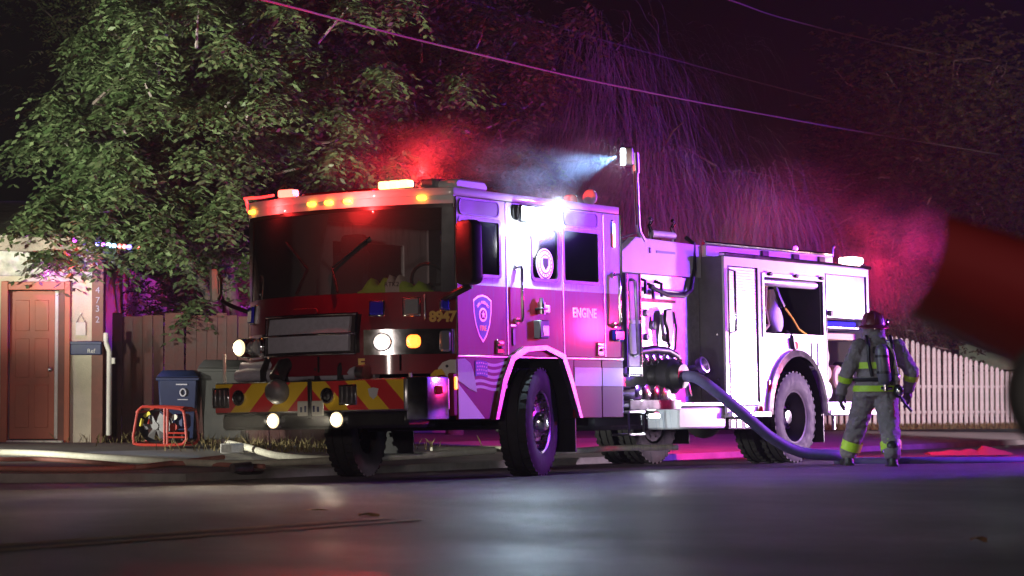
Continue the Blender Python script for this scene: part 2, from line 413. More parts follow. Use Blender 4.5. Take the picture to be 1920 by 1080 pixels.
M['twig'] = mat('weeping_twigs', (.14, .12, .14), .8)

# ------------------------------------------------------------------ ground: street frame (truck axis)
T = Vector((-.713, 25.017, 0)); A = Vector((.545, .838, 0)); LF = Vector((.838, -.545, 0))
def st(a, t, z=0.0): p = T + A*a + LF*t; return (p.x, p.y, z)
def road_z(t):
    if t < 2: return .0211*t
    if t < 4: return .042 + .009*(t-2)
    if t < 9: return .06 - .016*(t-4)
    return -.02
def heightfield(name, rows, mat, smooth=60):
    n = len(rows[0]); vs = [p for r in rows for p in r]
    fs = [(k*n+i, k*n+i+1, (k+1)*n+i+1, (k+1)*n+i) for k in range(len(rows)-1) for i in range(n-1)]
    return MB().add(vs, fs).build(name, mat, None, 0, smooth)
ts = [-40, -12, -6, -3, -1.7, 0, 2, 3, 4, 5, 7, 9, 14, 30, 80, 400]
as_ = [-400, -60, -30, -15, -5, 0, 5, 12, 20, 40, 100, 400]
rows = [[st(a, t, road_z(max(t, -1.9)) if t > -2.5 else -.045) for t in ts] for a in as_]
o = heightfield('road', rows, M['asphalt']); tag(o, 'wet dark asphalt street with lamp reflections', 'road', kind='structure')
# worn yellow line on the near side of the street
m = MB(); 
def ystrip(a0, a1, t0, t1):
    m.add([st(a0, t0, road_z(t0)+.006), st(a1, t0, road_z(t0)+.006), st(a1, t1, road_z(t1)+.006), st(a0, t1, road_z(t1)+.006)], [(0,1,2,3)])
ystrip(-25, -8, 5.08, 5.18); ystrip(-25, -8, 5.32, 5.42)
o = m.build('road_marking', M['ypaint']); tag(o, kind='structure')
# raised corner of pavement: along the cross street on the left, then along the street behind the engine
kp = [((-90, 24.35), (0, 1)), ((-3.2, 24.35), (-.543, 1)), ((T + A*400 - LF*1.72)[:2], (-LF.x, -LF.y))]
prof = [(0, -.06), (.02, .045), (.16, .055), (.9, .085), (2.0, .12), (3.4, .175)]
def ksheet(prof): return [[(p[0]+nn[0]*d, p[1]+nn[1]*d, z) for p, nn in kp] for d, z in prof]
o = heightfield('kerb', ksheet(prof[:3]), M['kerb'], 30); tag(o, kind='structure')
o = heightfield('pavement', ksheet([(.16, .055), (.9, .085), (2.0, .12), (3.4, .175)]), M['concrete']); tag(o, kind='structure')
o = heightfield('yard_ground', ksheet([(3.4, .175), (4.2, .19), (7, .215), (14, .24), (60, .3), (500, .4)]), M['dirt']); tag(o, kind='structure')
def gz(d): return float(np.interp(d, [0, .9, 2, 3.4, 4.2, 7, 14], [.05, .085, .12, .175, .19, .215, .24]))
def leftz(y): return gz(y-24.35)

# ------------------------------------------------------------------ the fire engine (local frame: x forward, y to its left, z up)
eng = empty('fire_engine', (T.x, T.y, 0)); eng.rotation_euler = (rad(1.208), rad(.096), rad(236.962))
tag(eng, 'red and white fire engine with its lights on, parked at the kerb', 'fire engine')
W = 1.233
def fb(z): return min(.62, max(.28, .28+(2.7-z)*.26))
def xf(y, z): return 1.49 + fb(z)*(1-min(1, abs(y)/W)**2.2)
def front_sheet(y0, y1, z0, z1, o0, o1, ny=24, nz=4):
    m = MB(); ys = np.linspace(y0, y1, ny+1); zs = np.linspace(z0, z1, nz+1)
    vs = [(xf(y, z)+o, y, z) for o in (o0, o1) for z in zs for y in ys]; n = ny+1; N = n*(nz+1); fs = []
    for k in range(nz):
        for i in range(ny):
            q = (k*n+i, k*n+i+1, (k+1)*n+i+1, (k+1)*n+i); fs.append(q); fs.append(tuple(N+j for j in reversed(q)))
    bd = [i for i in range(n)] + [k*n+ny for k in range(1, nz+1)] + [nz*n+i for i in range(ny-1, -1, -1)] + [k*n for k in range(nz-1, 0, -1)]
    for i in range(len(bd)): a_, b_ = bd[i], bd[(i+1) % len(bd)]; fs.append((a_, b_, b_+N, a_+N))
    return m.add(vs, fs)
def on_front(y, z, o=0.0):
    """frame on the nose: x-axis to the truck's left... text reads from in front"""
    e = .01; p = Vector((xf(y, z)+o, y, z)); ty = Vector((xf(y+e, z)-xf(y-e, z), 2*e, 0)).normalized()
    tz = Vector((xf(y, z+e)-xf(y, z-e), 0, 2*e)).normalized()
    return frame(p, ty, tz)
def nose_box(name, mt, y0, y1, z0, z1, d, parent=eng, bevel=.008, r=None):
    """box sitting on the curved nose"""
    yc, zc = (y0+y1)/2, (z0+z1)/2; F = on_front(yc, zc)
    w = (y1-y0)/2 * Vector(F.col[0][:3]).length; h = (z1-z0)/2
    mb = MB()
    if r: 
        mb.prism(rrect(-w, w, -h, h, r), 'z', -.03, d)
    else: mb.box(-w, w, -h, h, -.03, d)
    mb.xform(F); return mb.build(name, mt, parent, bevel)
def nose_disc(name, mt, y, z, r, d, d0=-.02, parent=eng, prof=None):
    mb = MB().lathe(prof or [(r, d0), (r, d*.7), (r*.86, d)], (0,0,0), 'z', 24).xform(on_front(y, z)); return mb.build(name, mt, parent)

# --- cab shell
roofpoly = [(-1.56, W), (-1.56, -W)] + [(xf(y, 2.7)+.02, y) for y in np.linspace(-W, W, 25)]
roof = MB().prism(roofpoly, 'z', 2.665, 2.745).build('roof', M['white'], eng, .02, 50, segs=2)
vis = front_sheet(-W+.005, W-.005, 2.592, 2.668, .012, -.05, 30, 2).build('visor', M['white'], eng)
front_sheet(-W+.02, W-.02, 2.555, 2.594, .004, -.05, 30, 1).build('windscreen_header', M['black'], eng)
ws = front_sheet(-1.13, 1.13, 1.76, 2.556, .0, -.006, 30, 6).build('windscreen', M['glass'], eng)
for s_ in (-1, 1):
    front_sheet(*sorted((1.13*s_, (W-.004)*s_)), 1.76, 2.556, .006, -.04, 3, 4).build('windscreen_pillar', M['black'], eng)
    MB().tube([(xf(.25*s_, 1.79)+.03, .25*s_, 1.78), (xf(.15*s_, 2.0)+.02, .15*s_, 2.02), (xf(.5*s_, 2.3)+.015, .5*s_, 2.3)], .011, 6).build('wiper', M['black'], eng)
front_sheet(-W+.003, W-.003, 1.0, 1.765, .0, -.05, 30, 6).build('nose_panel', M['red'], eng)
# side walls with window openings; the left one is split into doors
wins = [(.738, 1.415, 1.93, 2.455), (-.32, .165, 1.93, 2.44), (-1.105, -.435, 1.93, 2.45)]
grid_panel(-1.56, 1.49, 1.16, 2.668, wins, 'y', -W, -W+.03).build('right_wall', M['cab'], eng)
def door(name, x0, x1, z0, z1, w, y1=W, mt='cab'):
    return grid_panel(x0, x1, z0, z1, [w] if w else [], 'y', y1-.03, y1).build(name, M[mt], eng, .005)
d1 = door('front_door', .622, 1.484, 1.172, 2.662, wins[0])
pm = door('side_panel', -.404, .612, 1.172, 2.662, wins[1])
d2 = door('rear_door', -1.205, -.414, 1.172, 2.662, wins[2])
pr = door('rear_pillar', -1.56, -1.215, 1.172, 2.662, None)
# dark inner skin behind the gaps, with the same windows
grid_panel(-1.55, 1.47, .58, 2.66, [(a-.01, b+.01, c-.01, d+.01) for a, b, c, d in wins] + [(-.62, .84, .58, 1.16)], 'y', W-.055, W-.036).build('door_seal', M['black'], eng)
# window frames and panes
for i, (w, par) in enumerate(zip(wins, (d1, pm, d2))):
    r = .05 if i == 1 else .02
    ring_xz(rrect(w[0]-.022, w[1]+.022, w[2]-.022, w[3]+.022, r+.02), rrect(w[0]+.012, w[1]-.012, w[2]+.012, w[3]-.012, r), W-.012, W+.008).build('window_frame', M['black'], par)
    MB().prism(rrect(w[0], w[1], w[2], w[3], .015), 'y', W-.012, W-.006).build('window_pane', M['tint' if i else 'tint'], par)
    MB().prism(rrect(w[0], w[1], w[2], w[3], .015), 'y', -W+.01, -W+.016).build('right_window_pane', M['pane'], eng)
for a, b, c, d in ((.76, 1.42, 2.505, 2.635), (-.275, .50, 2.505, 2.635), (-1.08, -.45, 2.505, 2.635)):
    MB().prism(rrect(a, b, c, d, .05), 'y', W-.004, W+.009).build('transom_panel', M['grey'], eng, .003)
    ring_xz(rrect(a-.012, b+.012, c-.012, d+.012, .055), rrect(a, b, c, d, .05), W-.003, W+.014).build('transom_trim', M['black'], eng)
# bright strips between the doors, at the corners and under the doors
for x in (1.487, -1.563):
    MB().tube([(x, W+.004, 1.16), (x, W+.004, 2.66)], .012, 8).build('corner_trim', M['chrome'], eng)
for x in (.617, -.409, -1.21):
    box('door_hinge', M['steel'], eng, x-.007, x+.007, W-.004, W+.006, 1.18, 2.64, .002)
box('sill_rail', M['steel'], eng, -1.56, .50, W-.02, W+.014, 1.15, 1.168, .003)
box('sill_rail', M['steel'], eng, .60, 1.484, W-.02, W+.014, 1.15, 1.168, .003)
# skirt below the doors, with the wheel opening
arch = [(.846, .56), (.70, .90), (.55, 1.12), (.31, 1.215), (-.03, 1.235), (-.33, 1.15), (-.47, .90), (-.64, .56)]
MB().prism([(1.484, .565), (1.484, 1.15), (.57, 1.15)] + [(.55, 1.118), (.70, .90), (.842, .565)], 'y', W-.03, W-.002).build('front_skirt', M['red'], eng, .004)
MB().prism([(-.34, 1.15), (-.585, 1.15), (-.585, .68), (-.47, .90)], 'y', W-.03, W-.002).build('skirt_corner', M['red'], eng)
box('step_skirt', M['red'], eng, -1.13, -.595, W-.03, W-.002, .56, 1.15, .006)
box('step_skirt', M['red'], eng, -1.56, -1.14, W-.03, W-.002, .56, 1.15, .006)
# pale stripe along the step skirts, and the pale slash ahead of the wheel
for a, b in ((-1.128, -.6), (-1.558, -1.142)):
    box('pale_stripe', M['white'], eng, a, b, W-.001, W+.004, .88, 1.07, .002)
MB().prism([(1.478, .57), (1.478, .90), (1.04, .57)], 'y', W-.001, W+.003).build('pale_stripe', M['white'], eng)
# wheel-opening trim: bright band along the opening
outer = [(x + (.055 if x > .2 else (-.05 if x < -.2 else 0)), z+.045 if z > .8 else z) for x, z in arch]
m = MB()
for (p, q, p2, q2) in zip(arch[:-1], outer[:-1], arch[1:], outer[1:]):
    m.prism([p, q, q2, p2], 'y', W-.02, W+.035)
m.build('wheel_arch_trim', M['steel'], eng, 0, 30, weld=True)
m = MB()
for p, p2 in zip(arch[:-1], arch[1:]):
    m.prism([p, (p[0]*.985, p[1]-.012), (p2[0]*.985, p2[1]-.012), p2], 'y', .55, W-.02)
m.build('wheel_well', M['dark'], eng)
box('wheel_well_back', M['dark'], eng, -.66, .85, .52, .55, .5, 1.3)
# right lower skirt and floor
box('right_skirt', M['red'], eng, .86, 1.484, -W, -W+.03, .56, 1.155)
box('right_skirt', M['red'], eng, -1.56, -.65, -W, -W+.03, .56, 1.155)
box('cab_floor', M['dark'], eng, -1.54, 1.5, -W+.04, W-.06, 1.17, 1.2)
box('cab_rear_wall', M['white'], eng, -1.565, -1.54, -W+.002, W-.002, .6, 2.664)
box('rear_wall_lining', M['interior'], eng, -1.538, -1.52, -W+.06, W-.06, 1.2, 2.64)
box('headliner', M['interior'], eng, -1.5, 1.45, -W+.05, W-.06, 2.635, 2.66)
# --- interior seen through the windscreen
m = MB().prism([(1.36, 1.2), (1.36, 1.66), (1.45, 1.74), (1.80, 1.74), (1.80, 1.2)], 'y', -.85, .85); m.build('dashboard', M['interior'], eng, .02)
box('engine_cover', M['interior'], eng, -.7, .9, -.38, .38, 1.2, 1.62, .06)
def seat(x, y, face=1):
    s_ = box('seat', M['interior'], eng, x-.24, x+.24, y-.24, y+.24, 1.3, 1.62, .05)
    MB().prism([(x-.24*face, 1.55), (x-.12*face, 1.55), (x-.22*face, 2.28), (x-.33*face, 2.28)], 'y', y-.23, y+.23).build('backrest', M['interior'], s_, .04)
    MB().prism(rrect(y-.14, y+.14, 2.26, 2.46, .05), 'x', x-.36*face, x-.25*face).build('headrest', M['interior'], s_, .02)
for x, y, f_ in ((.75, .72, 1), (.75, -.72, 1), (-1.1, .72, 1), (-1.1, -.72, 1), (-1.1, 0, 1)): seat(x, y, f_)
ringpts = [(1.16+.08*math.cos(2*math.pi*k/20), .72+.22*math.sin(2*math.pi*k/20), 1.86+.2*math.cos(2*math.pi*k/20)) for k in range(21)]
MB().tube(ringpts, .017, 8, False).tube([(1.16, .72, 1.86), (1.40, .72, 1.66)], .03, 8).tube([(1.16, .5, 1.86), (1.16, .94, 1.86)], .014, 6).build('steering_wheel', M['black'], eng)
for y in (-.95, .98): box('pillar_grab_bar', M['steel'], eng, 1.33, 1.35, y-.02, y+.02, 2.0, 2.32, .008)
# bright folded vest on the dashboard
vm_ = MB(); nx = 24
for (y0, y1, zt, mt_) in ((.40, .66, 1.92, 'lime'), (.66, .78, 1.94, 'offwhite'), (.78, 1.02, 1.88, 'lime')):
    ys = np.linspace(y0, y1, 8); loops = []
    for i, y in enumerate(ys):
        h = 1.742 + (zt-1.742)*(.75+.25*math.sin(i*1.3+y*9)) * (1 if mt_ == 'offwhite' else min(1, (i if y0 < .5 else 7-i)*.22+.45))
        q_ = xf(y, 1.8)-1.75; loops.append([(1.70+q_, y, 1.742), (1.70+q_, y, 1.742+(h-1.742)*.7), (1.66+q_, y, h), (1.56+q_, y, h-.02), (1.50+q_, y, 1.742)])
    v_ = MB().loft(loops).build('folded_vest', M[mt_], eng, 0, 60)
    if mt_ == 'offwhite': text_mesh('vest_lettering', 'RTK2', .062, frame((xf(.72, 1.8)-.043, .72, 1.84), (-.35, 1, 0), (-.2, 0, 1)), M['black'], v_, .002)

# --- lamps along the visor and on the roof
for y in (-.21, .0, .22, .955, -1.12):
    b_ = nose_box('marker_lamp', M['e_amber'], y-.045, y+.045, 2.628, 2.665, .05, bevel=.01)
# roof lightbar: two lit units, an unlit middle and the pale end housings
for y0, y1, mt_, n_ in ((-.86, -.66, 'e_red', 1), (.36, .72, 'e_yell', 3)):
    base = box('roof_lightbar_base', M['black'], eng, 1.32, 1.5, y0-.05, y1+.05, 2.745, 2.775)
    for k in range(n_):
        w_ = (y1-y0)/n_
        box('beacon_lens', M[mt_], base, 1.40, 1.52, y0+k*w_+.008, y0+(k+1)*w_-.008, 2.776, 2.85, .012)
box('roof_lightbar_base', M['red_lens'], eng, 1.33, 1.49, -.58, .27, 2.745, 2.80, .015)
box('roof_side_beacon', M['clear'], eng, 1.32, 1.52, .86, 1.02, 2.745, 2.84, .02)
MB().prism([(1.44, 2.745), (1.44, 2.80), (1.40, 2.83), (.95, 2.83), (.90, 2.79), (.90, 2.745)], 'y', 1.0, 1.22).build('roof_corner_housing', M['white'], eng, .015)
MB().tube([(1.53, -1.05, 2.79), (1.55, -1.24, 2.79), (1.50, -1.26, 2.78), (1.46, -1.262, 2.66)], .014, 8).tube([(1.62, -.82, 2.79), (1.53, -1.05, 2.79)], .014, 8).build('red_outline_strip', M['e_redtube'], eng)
MB().cyl((-1.05, .95, 2.745), (-1.05, .95, 2.83), .08, .07, 16).ell((-1.05, .95, 2.83), .07, .07, .035).build('roof_rear_beacon', M['red_lens'], eng)
MB().cyl((-1.32, 1.02, 2.745), (-1.32, 1.02, 2.80), .04, .04, 12).ell((-1.32, 1.02, 2.845), .05, .085, .085).build('roof_dome', M['white'], eng)
lamp('roof_beacon_back_glow', 'POINT', (.75, .35, 3.0), 330, (1, .03, .03), 0.0, parent=eng)
lamp('front_roof_beacon_glow', 'POINT', (1.99, .42, 2.66), 44, (1, .03, .03), 0.0, parent=eng)
lamp('front_roof_beacon_glow', 'POINT', (1.80, -.70, 2.66), 6, (1, .03, .03), 0.0, parent=eng)

# --- nose fittings
gy0, gy1 = -.60, .50
gb = front_sheet(gy0, gy1, 1.205, 1.565, .05, .0, 14, 1).build('grille', M['dark'], eng)
for z0, z1 in ((1.225, 1.375), (1.395, 1.545)):
    front_sheet(gy0+.06, gy1-.06, z0, z1, .075, .04, 14, 1).build('grille_panel', M['hose_grey'], gb)
for z in (1.2, 1.385, 1.57):
    MB().tube([(xf(y, z)+.082, y, z) for y in np.linspace(gy0, gy1, 12)], .012, 6).build('grille_bar', M['chrome'], gb)
for y in (gy0, gy1): MB().tube([(xf(y, z)+.078, y, z) for z in (1.19, 1.58)], .013, 6).build('grille_bar', M['chrome'], gb)
MB().prism(rrect(-.15, .15, -.03, .03, .028, 5), 'z', 0, .035).xform(on_front(-.05, 1.60, .06)).build('oval_badge', M['red'], gb, .006)
for s_ in (1, -1):
    bz = front_sheet(*sorted((.56*s_, 1.222*s_)), 1.18, 1.415, .045, .0, 10, 1).build('headlamp_bezel', M['chrome'], eng)
    def lampd(y, mt_, r=.085, nm='headlamp'):
        h_ = nose_disc(nm, M['chrome'], y, 1.298, r+.018, .075, parent=bz)
        nose_disc('lens', M['e_bowl'] if mt_ == 'e_head' else M[mt_], y, 1.298, r, .1, .05, parent=h_)
        if mt_ == 'e_head': nose_disc('bulb', M[mt_], y, 1.298, r*.62, .115, .09, parent=h_)
        return h_
    lampd(.70*s_, 'e_head' if s_ > 0 else 'clear', .072); 
    nose_box('turn_lamp', M['e_turn'] if s_ > 0 else M['clear'], *sorted((.87*s_, 1.0*s_)), 1.24, 1.36, .10, bz, .03, .045)
    nose_box('outer_lamp', M['clear'], *sorted((1.10*s_, 1.205*s_)), 1.2, 1.395, .06, bz, .02, .03)
# lit headlamp of the far side stands out of its bezel
hl = MB().cyl((1.70, -1.02, 1.30), (1.88, -1.06, 1.30), .10, .09, 20).build('headlamp', M['chrome'], eng)
MB().cyl((1.881, -1.06, 1.30), (1.90, -1.064, 1.30), .082, .07, 20).build('lens', M['e_bowl'], hl)
MB().ell((1.90, -1.064, 1.30), .02, .05, .055).build('bulb', M['e_head'], hl)
for y0, y1, z0, z1, mt_, nm in ((.57, .70, 1.545, 1.675, 'blue_lens', 'warning_lamp'), (.84, .985, 1.54, 1.70, 'grey', 'siren_speaker'), (1.115, 1.19, 1.59, 1.685, 'blue_lens', 'warning_lamp'), (-1.12, -.93, 1.54, 1.70, 'blue_lens', 'warning_lamp')):
    w_ = nose_box(nm, M['chrome'], y0-.012, y1+.012, z0-.012, z1+.012, .03)
    nose_box('lens', M[mt_], y0, y1, z0, z1, .055, w_, .012)
nose_box('grab_bar', M['steel'], 1.0, 1.02, 1.50, 1.74, .05)
for y in (.10, .85):
    MB().tube([(xf(y, z)+.03, y, z) for z in (1.03, 1.18)], .01, 6).build('nose_strut', M['chrome'], eng)
text_mesh('unit_number', '8947', .135, on_front(1.145, 1.525, .012), M['gold'], eng, .003, .92, bold=.006)
text_mesh('nose_letter', 'E', .13, on_front(.52, 1.095, .012), M['gold'], eng, .003, bold=.006)
# mirrors
for s_ in (1, -1):
    arm = MB().tube([(1.60, 1.19*s_, 1.70), (1.74, 1.42*s_, 1.74), (1.72, 1.56*s_, 1.80)] if s_ > 0 else [(1.56, -1.19, 1.66), (1.60, -1.36, 1.72), (1.60, -1.50, 1.78)], .035 if s_ > 0 else .022, 8).build('mirror_arm', M['black'], eng, 0)
    Mx = Matrix.Translation((1.70, 1.56, 2.10)) @ Matrix.Rotation(rad(-18), 4, 'Z') if s_ > 0 else Matrix.Translation((1.60, -1.58, 1.94)) @ Matrix.Rotation(rad(-42), 4, 'Z') @ Matrix.Scale(.55, 4)
    hd = MB().prism(rrect(-.13, .13, -.30, .30, .07), 'x', -.03, .10).xform(Mx).build('mirror_head', M['black' if s_ > 0 else 'offwhite'], arm, .03, segs=2)  # pale far head: the light falling on it is put into the colour
    MB().prism(rrect(-.115, .115, -.06, .275, .05), 'x', -.036, -.031).xform(Mx).build('mirror_glass', M['chrome'], arm)
    MB().prism(rrect(-.115, .115, -.28, -.09, .05), 'x', -.036, -.031).xform(Mx).build('mirror_glass', M['chrome'], arm)
    MB().tube([Mx @ Vector(p) for p in ((-.03, -.135*s_, .2), (-.07, -.15*s_, .1), (-.075, -.15*s_, -.15), (-.03, -.13*s_, -.26))], .02, 8).build('mirror_bracket', M['chrome'], arm)
# --- side fittings
for x, par in ((.46, pm), (-1.395, pr)):
    MB().tube([(x, W-.01, 2.03), (x, W+.07, 2.03), (x, W+.075, 2.0), (x, W+.075, 1.54), (x, W+.07, 1.51), (x, W-.01, 1.51)], .016, 8).build('grab_handle', M['chrome'], par)
    for z in (2.03, 1.51): MB().cyl((x, W-.01, z), (x, W+.02, z), .034, .03, 12).build('handle_foot', M['chrome'], par)
for x, par in ((.77, d1), (-1.10, d2)):
    h_ = box('door_latch', M['chrome'], par, x-.065, x+.065, W-.004, W+.02, 1.185, 1.325, .01)
    box('latch_paddle', M['black'], h_, x-.02, x+.02, W+.018, W+.04, 1.235, 1.265, .006)
    box('latch_paddle', M['steel'], h_, x-.045, x+.045, W+.018, W+.03, 1.28, 1.305, .006)
box('lock_plate', M['black'], pm, .485, .545, W-.004, W+.012, 1.27, 1.44, .008)
box('small_plate', M['silver'], pm, .47, .56, W-.004, W+.006, 1.455, 1.475, .002)
bt = MB().cyl((.07, W+.045, 1.585), (.07, W+.045, 1.70), .04, .04, 14).cyl((.07, W+.045, 1.70), (.07, W+.045, 1.745), .028, .018, 12).build('bottle_bracket', M['steel'], pm)
box('bracket_strap', M['black'], bt, .02, .12, W-.004, W+.09, 1.625, 1.645, .004)
box('socket_cover', M['silver'], pm, -.12, -.02, W-.004, W+.03, 1.60, 1.68, .008)
rd = box('reader_box', M['grey'], pm, -.02, .15, W-.004, W+.08, 1.345, 1.525, .01)
box('reader_face', M['silver'], rd, .0, .10, W+.078, W+.086, 1.37, 1.47, .006)
box('side_warning_lamp', M['blue_lens'], pr, -1.545, -1.34, W-.004, W+.045, 1.345, 1.465, .02)
text_mesh('door_lettering', 'ENGINE', .135, SIDE(-.815, 1.615, W+.003), M['silver'], d2, .002, .96, bold=.003)
# vertical warning lamp on the rear pillar: white, red and blue lit
vl = box('pillar_lamp', M['chrome'], pr, -1.43, -1.375, W-.004, W+.012, 2.315, 2.60, .008)
box('lit_strip', M['e_white'], vl, -1.425, -1.40, W+.010, W+.02, 2.32, 2.56, .004)
box('lit_strip', M['e_redb'], vl, -1.397, -1.38, W+.010, W+.018, 2.32, 2.46, .004)
box('lit_strip', M['e_blue'], vl, -1.397, -1.38, W+.010, W+.018, 2.47, 2.58, .004)
# lit amber side marker at the foot of the nose
box('corner_marker', M['red'], eng, 1.49, 1.56, 1.09, 1.232, .60, 1.0, .01)
box('side_marker_lamp', M['e_turn'], eng, 1.50, 1.545, 1.225, 1.248, .845, .965, .01)
# scene lamp high on the cab side
slm = box('scene_lamp', M['chrome'], eng, .02, .45, W+.01, W+.07, 2.47, 2.645, .02)
box('scene_lamp_lens', M['e_scene'], slm, .05, .42, W+.068, W+.085, 2.49, 2.625, .01)
lamp('scene_lamp_glow', 'SPOT', (.235, W+.11, 2.55), 260, (.62, .84, 1), 0.0, (.35, 4.2, 0), 165, .5, parent=eng)
lamp('scene_lamp_spill', 'POINT', (.38, W+.14, 2.40), 9, (.80, .90, 1), 0.0, parent=eng)
# --- emblem: shield with seal
sx = 1.05
def sh(sc_): 
    P_ = [(-.155, .135), (-.08, .172), (0, .186), (.08, .172), (.155, .135), (.15, .02), (.12, -.10), (.06, -.21), (0, -.27), (-.06, -.21), (-.12, -.10), (-.15, .02)]
    return [(sx - x*sc_, 1.56 + z*sc_) for x, z in P_]
emb = MB().prism(sh(1.0), 'y', W-.002, W+.003).build('shield_emblem', M['silver'], d1)
MB().prism(sh(.91), 'y', W+.002, W+.005).build('shield_field', M['blue_patch'], emb)
MB().lathe([(.066, W+.004), (.066, W+.008)], (sx, 0, 1.555), 'y', 24).build('shield_disc', M['silver'], emb)
MB().lathe([(.048, W+.007), (.048, W+.010)], (sx, 0, 1.555), 'y', 24).build('shield_disc_ring', M['red'], emb)
MB().prism([(sx+.03*math.cos(rad(90+i*36))*(1 if i % 2 == 0 else .45), 1.555+.036*math.sin(rad(90+i*36))*(1 if i % 2 == 0 else .45)) for i in range(10)], 'y', W+.009, W+.012).build('shield_star', M['silver'], emb)
for i, ch in enumerate('SAN ANTONIO'):
    if ch == ' ': continue
    ang = (i-5)*8.2; px = .165*math.sin(rad(ang)); pz = -.045 + .175*math.cos(rad(ang))
    R_ = Matrix.Rotation(rad(-ang), 4, 'Z')
    text_mesh('shield_letter', ch, .042, SIDE(sx-px*.82, 1.555+pz*.9, W+.0065) @ R_, M['silver'], emb, .0015)
text_mesh('shield_letter', 'FIRE', .07, SIDE(sx, 1.425, W+.0065), M['gold'], emb, .0015, .9)
# round seal on the middle window
def zdisc(name, r, y0, y1, mt_, par, x=-.08, z=2.085): return MB().lathe([(r, y0), (r, y1)], (x, 0, z), 'y', 32).build(name, M[mt_], par)
sl = zdisc('round_seal', .155, W-.004, W+.001, 'silver', pm); zdisc('seal_ring', .145, W, W+.003, 'interior', sl); zdisc('seal_band', .128, W+.002, W+.005, 'silver', sl); zdisc('seal_ring', .10, W+.004, W+.007, 'interior', sl); zdisc('seal_core', .085, W+.006, W+.009, 'silver', sl)
MB().prism([(-.08+.055*a, 2.085+.06*b) for a, b in ((-1, 1), (1, 1), (.9, -.2), (0, -1.05), (-.9, -.2))], 'y', W+.008, W+.011).build('seal_shield', M['interior'], sl)
for i in range(18):
    t_ = rad(i*20); MB().prism(rrect(-.08+.114*math.cos(t_)-.006, -.08+.114*math.cos(t_)+.006, 2.085+.114*math.sin(t_)-.008, 2.085+.114*math.sin(t_)+.008, .003, 1), 'y', W+.0045, W+.0075).build('seal_mark', M['interior'], sl, 0, 0)
# --- flag and eagle painted ahead of the wheel
fx0, fx1 = 1.17, .72
stripes = 9
for k in range(stripes):
    z_t = 1.105 - k*.029; m = MB(); N = 14
    xs = np.linspace(1.235 if k > 4 else 1.0, .64, N)
    top_ = [(x, z_t + .014*math.sin((1.235-x)*13)) for x in xs]; bot_ = [(x, z_t-.0285 + .014*math.sin((1.235-x)*13)) for x in xs]
    m.prism(top_ + bot_[::-1], 'y', W-.001, W+.0035 if k % 2 else W+.0025); m.build('flag_stripe', M['white'] if k % 2 == 0 else M['red'], eng, 0, 0)
m = MB(); xs = np.linspace(1.19, .985, 8)
m.prism([(x, 1.108 + .014*math.sin((1.235-x)*13)) for x in xs] + [(x, .962 + .014*math.sin((1.235-x)*13)) for x in xs[::-1]], 'y', W-.001, W+.005)
fl = m.build('flag_canton', M['blue_patch'], eng, 0, 0)
for i in range(5):
    for j in range(4):
        cx, cz = 1.165-.038*i-.012*(j % 2), 1.085-.033*j + .014*math.sin((1.235-1.165+.038*i)*13)
        MB().prism([(cx+.009*math.cos(rad(90+q*36))*(1 if q % 2 == 0 else .45), cz+.009*math.sin(rad(90+q*36))*(1 if q % 2 == 0 else .45)) for q in range(10)], 'y', W+.004, W+.0065).build('flag_star', M['silver'], fl, 0, 0)
eg = MB().prism([(1.483, 1.13), (1.36, 1.135), (1.27, 1.09), (1.22, 1.0), (1.19, .90), (1.17, .82), (1.29, .85), (1.40, .90), (1.483, .93)], 'y', W-.001, W+.004).build('painted_eagle', M['offwhite'], eng, 0, 0)
def nose_poly(name, pts, o, mt_, par):
    n_ = len(pts); MB().add([(xf(y, z)+o, y, z) for y, z in pts] + [(xf(y, z)-.005, y, z) for y, z in pts], [tuple(range(n_)), tuple(range(2*n_-1, n_-1, -1))] + [(i, (i+1) % n_, (i+1) % n_+n_, i+n_) for i in range(n_)]).build(name, M[mt_], par, 0, 20)
nose_poly('eagle_face', [(1.228, 1.125), (1.19, 1.125), (1.14, 1.10), (1.11, 1.05), (1.105, 1.0), (1.15, .985), (1.19, .95), (1.228, .94)], .008, 'offwhite', eg)
nose_poly('eagle_beak', [(1.135, 1.04), (1.09, 1.03), (1.06, .99), (1.055, .935), (1.08, .965), (1.13, .985), (1.16, .985)], .012, 'yellow', eg)
nose_disc('eagle_eye', M['black'], 1.165, 1.065, .014, .014, parent=eg)

# --- front bumper with chevrons
BX = 2.17
bpoly = [(1.62, -1.235), (2.02, -1.235), (BX, -1.12), (BX, 1.12), (2.02, 1.235), (1.62, 1.235)]
MB().prism(bpoly, 'z', .655, .955).build('bumper', M['steel'], eng, .012)
MB().box(BX-.002, BX+.005, -1.12, 1.10, .672, .945).build('chevron_sheet', M['chevron'], eng)
MB().prism([(2.025, -1.238), (BX+.004, -1.121), (BX-.01, -1.11), (2.02, -1.225)], 'z', .672, .945).build('chevron_sheet', M['chevron'], eng)
be = MB().prism([(1.64, 1.24), (1.64, 1.10), (2.13, 1.10), (2.165, 1.125), (2.02, 1.25)], 'z', .57, .965).build('bumper_end', M['chrome'], eng, .02, segs=2)
box('end_lamp', M['red_lens'], be, 1.76, 1.88, 1.235, 1.262, .80, .88, .012)
box('bumper_apron', M['black'], eng, 1.75, 2.12, -1.1, 1.1, .50, .66, .03)
for y in (-1.05, .47):
    f_ = box('bumper_vent', M['chrome'], eng, BX, BX+.02, y-.105, y+.105, .715, .91, .008)
    box('vent_face', M['interior'], f_, BX+.018, BX+.026, y-.09, y+.09, .73, .895, .004)
    for k in range(3): box('vent_bar', M['steel'], f_, BX+.022, BX+.034, y-.06+k*.055, y-.045+k*.055, .735, .89, .002)
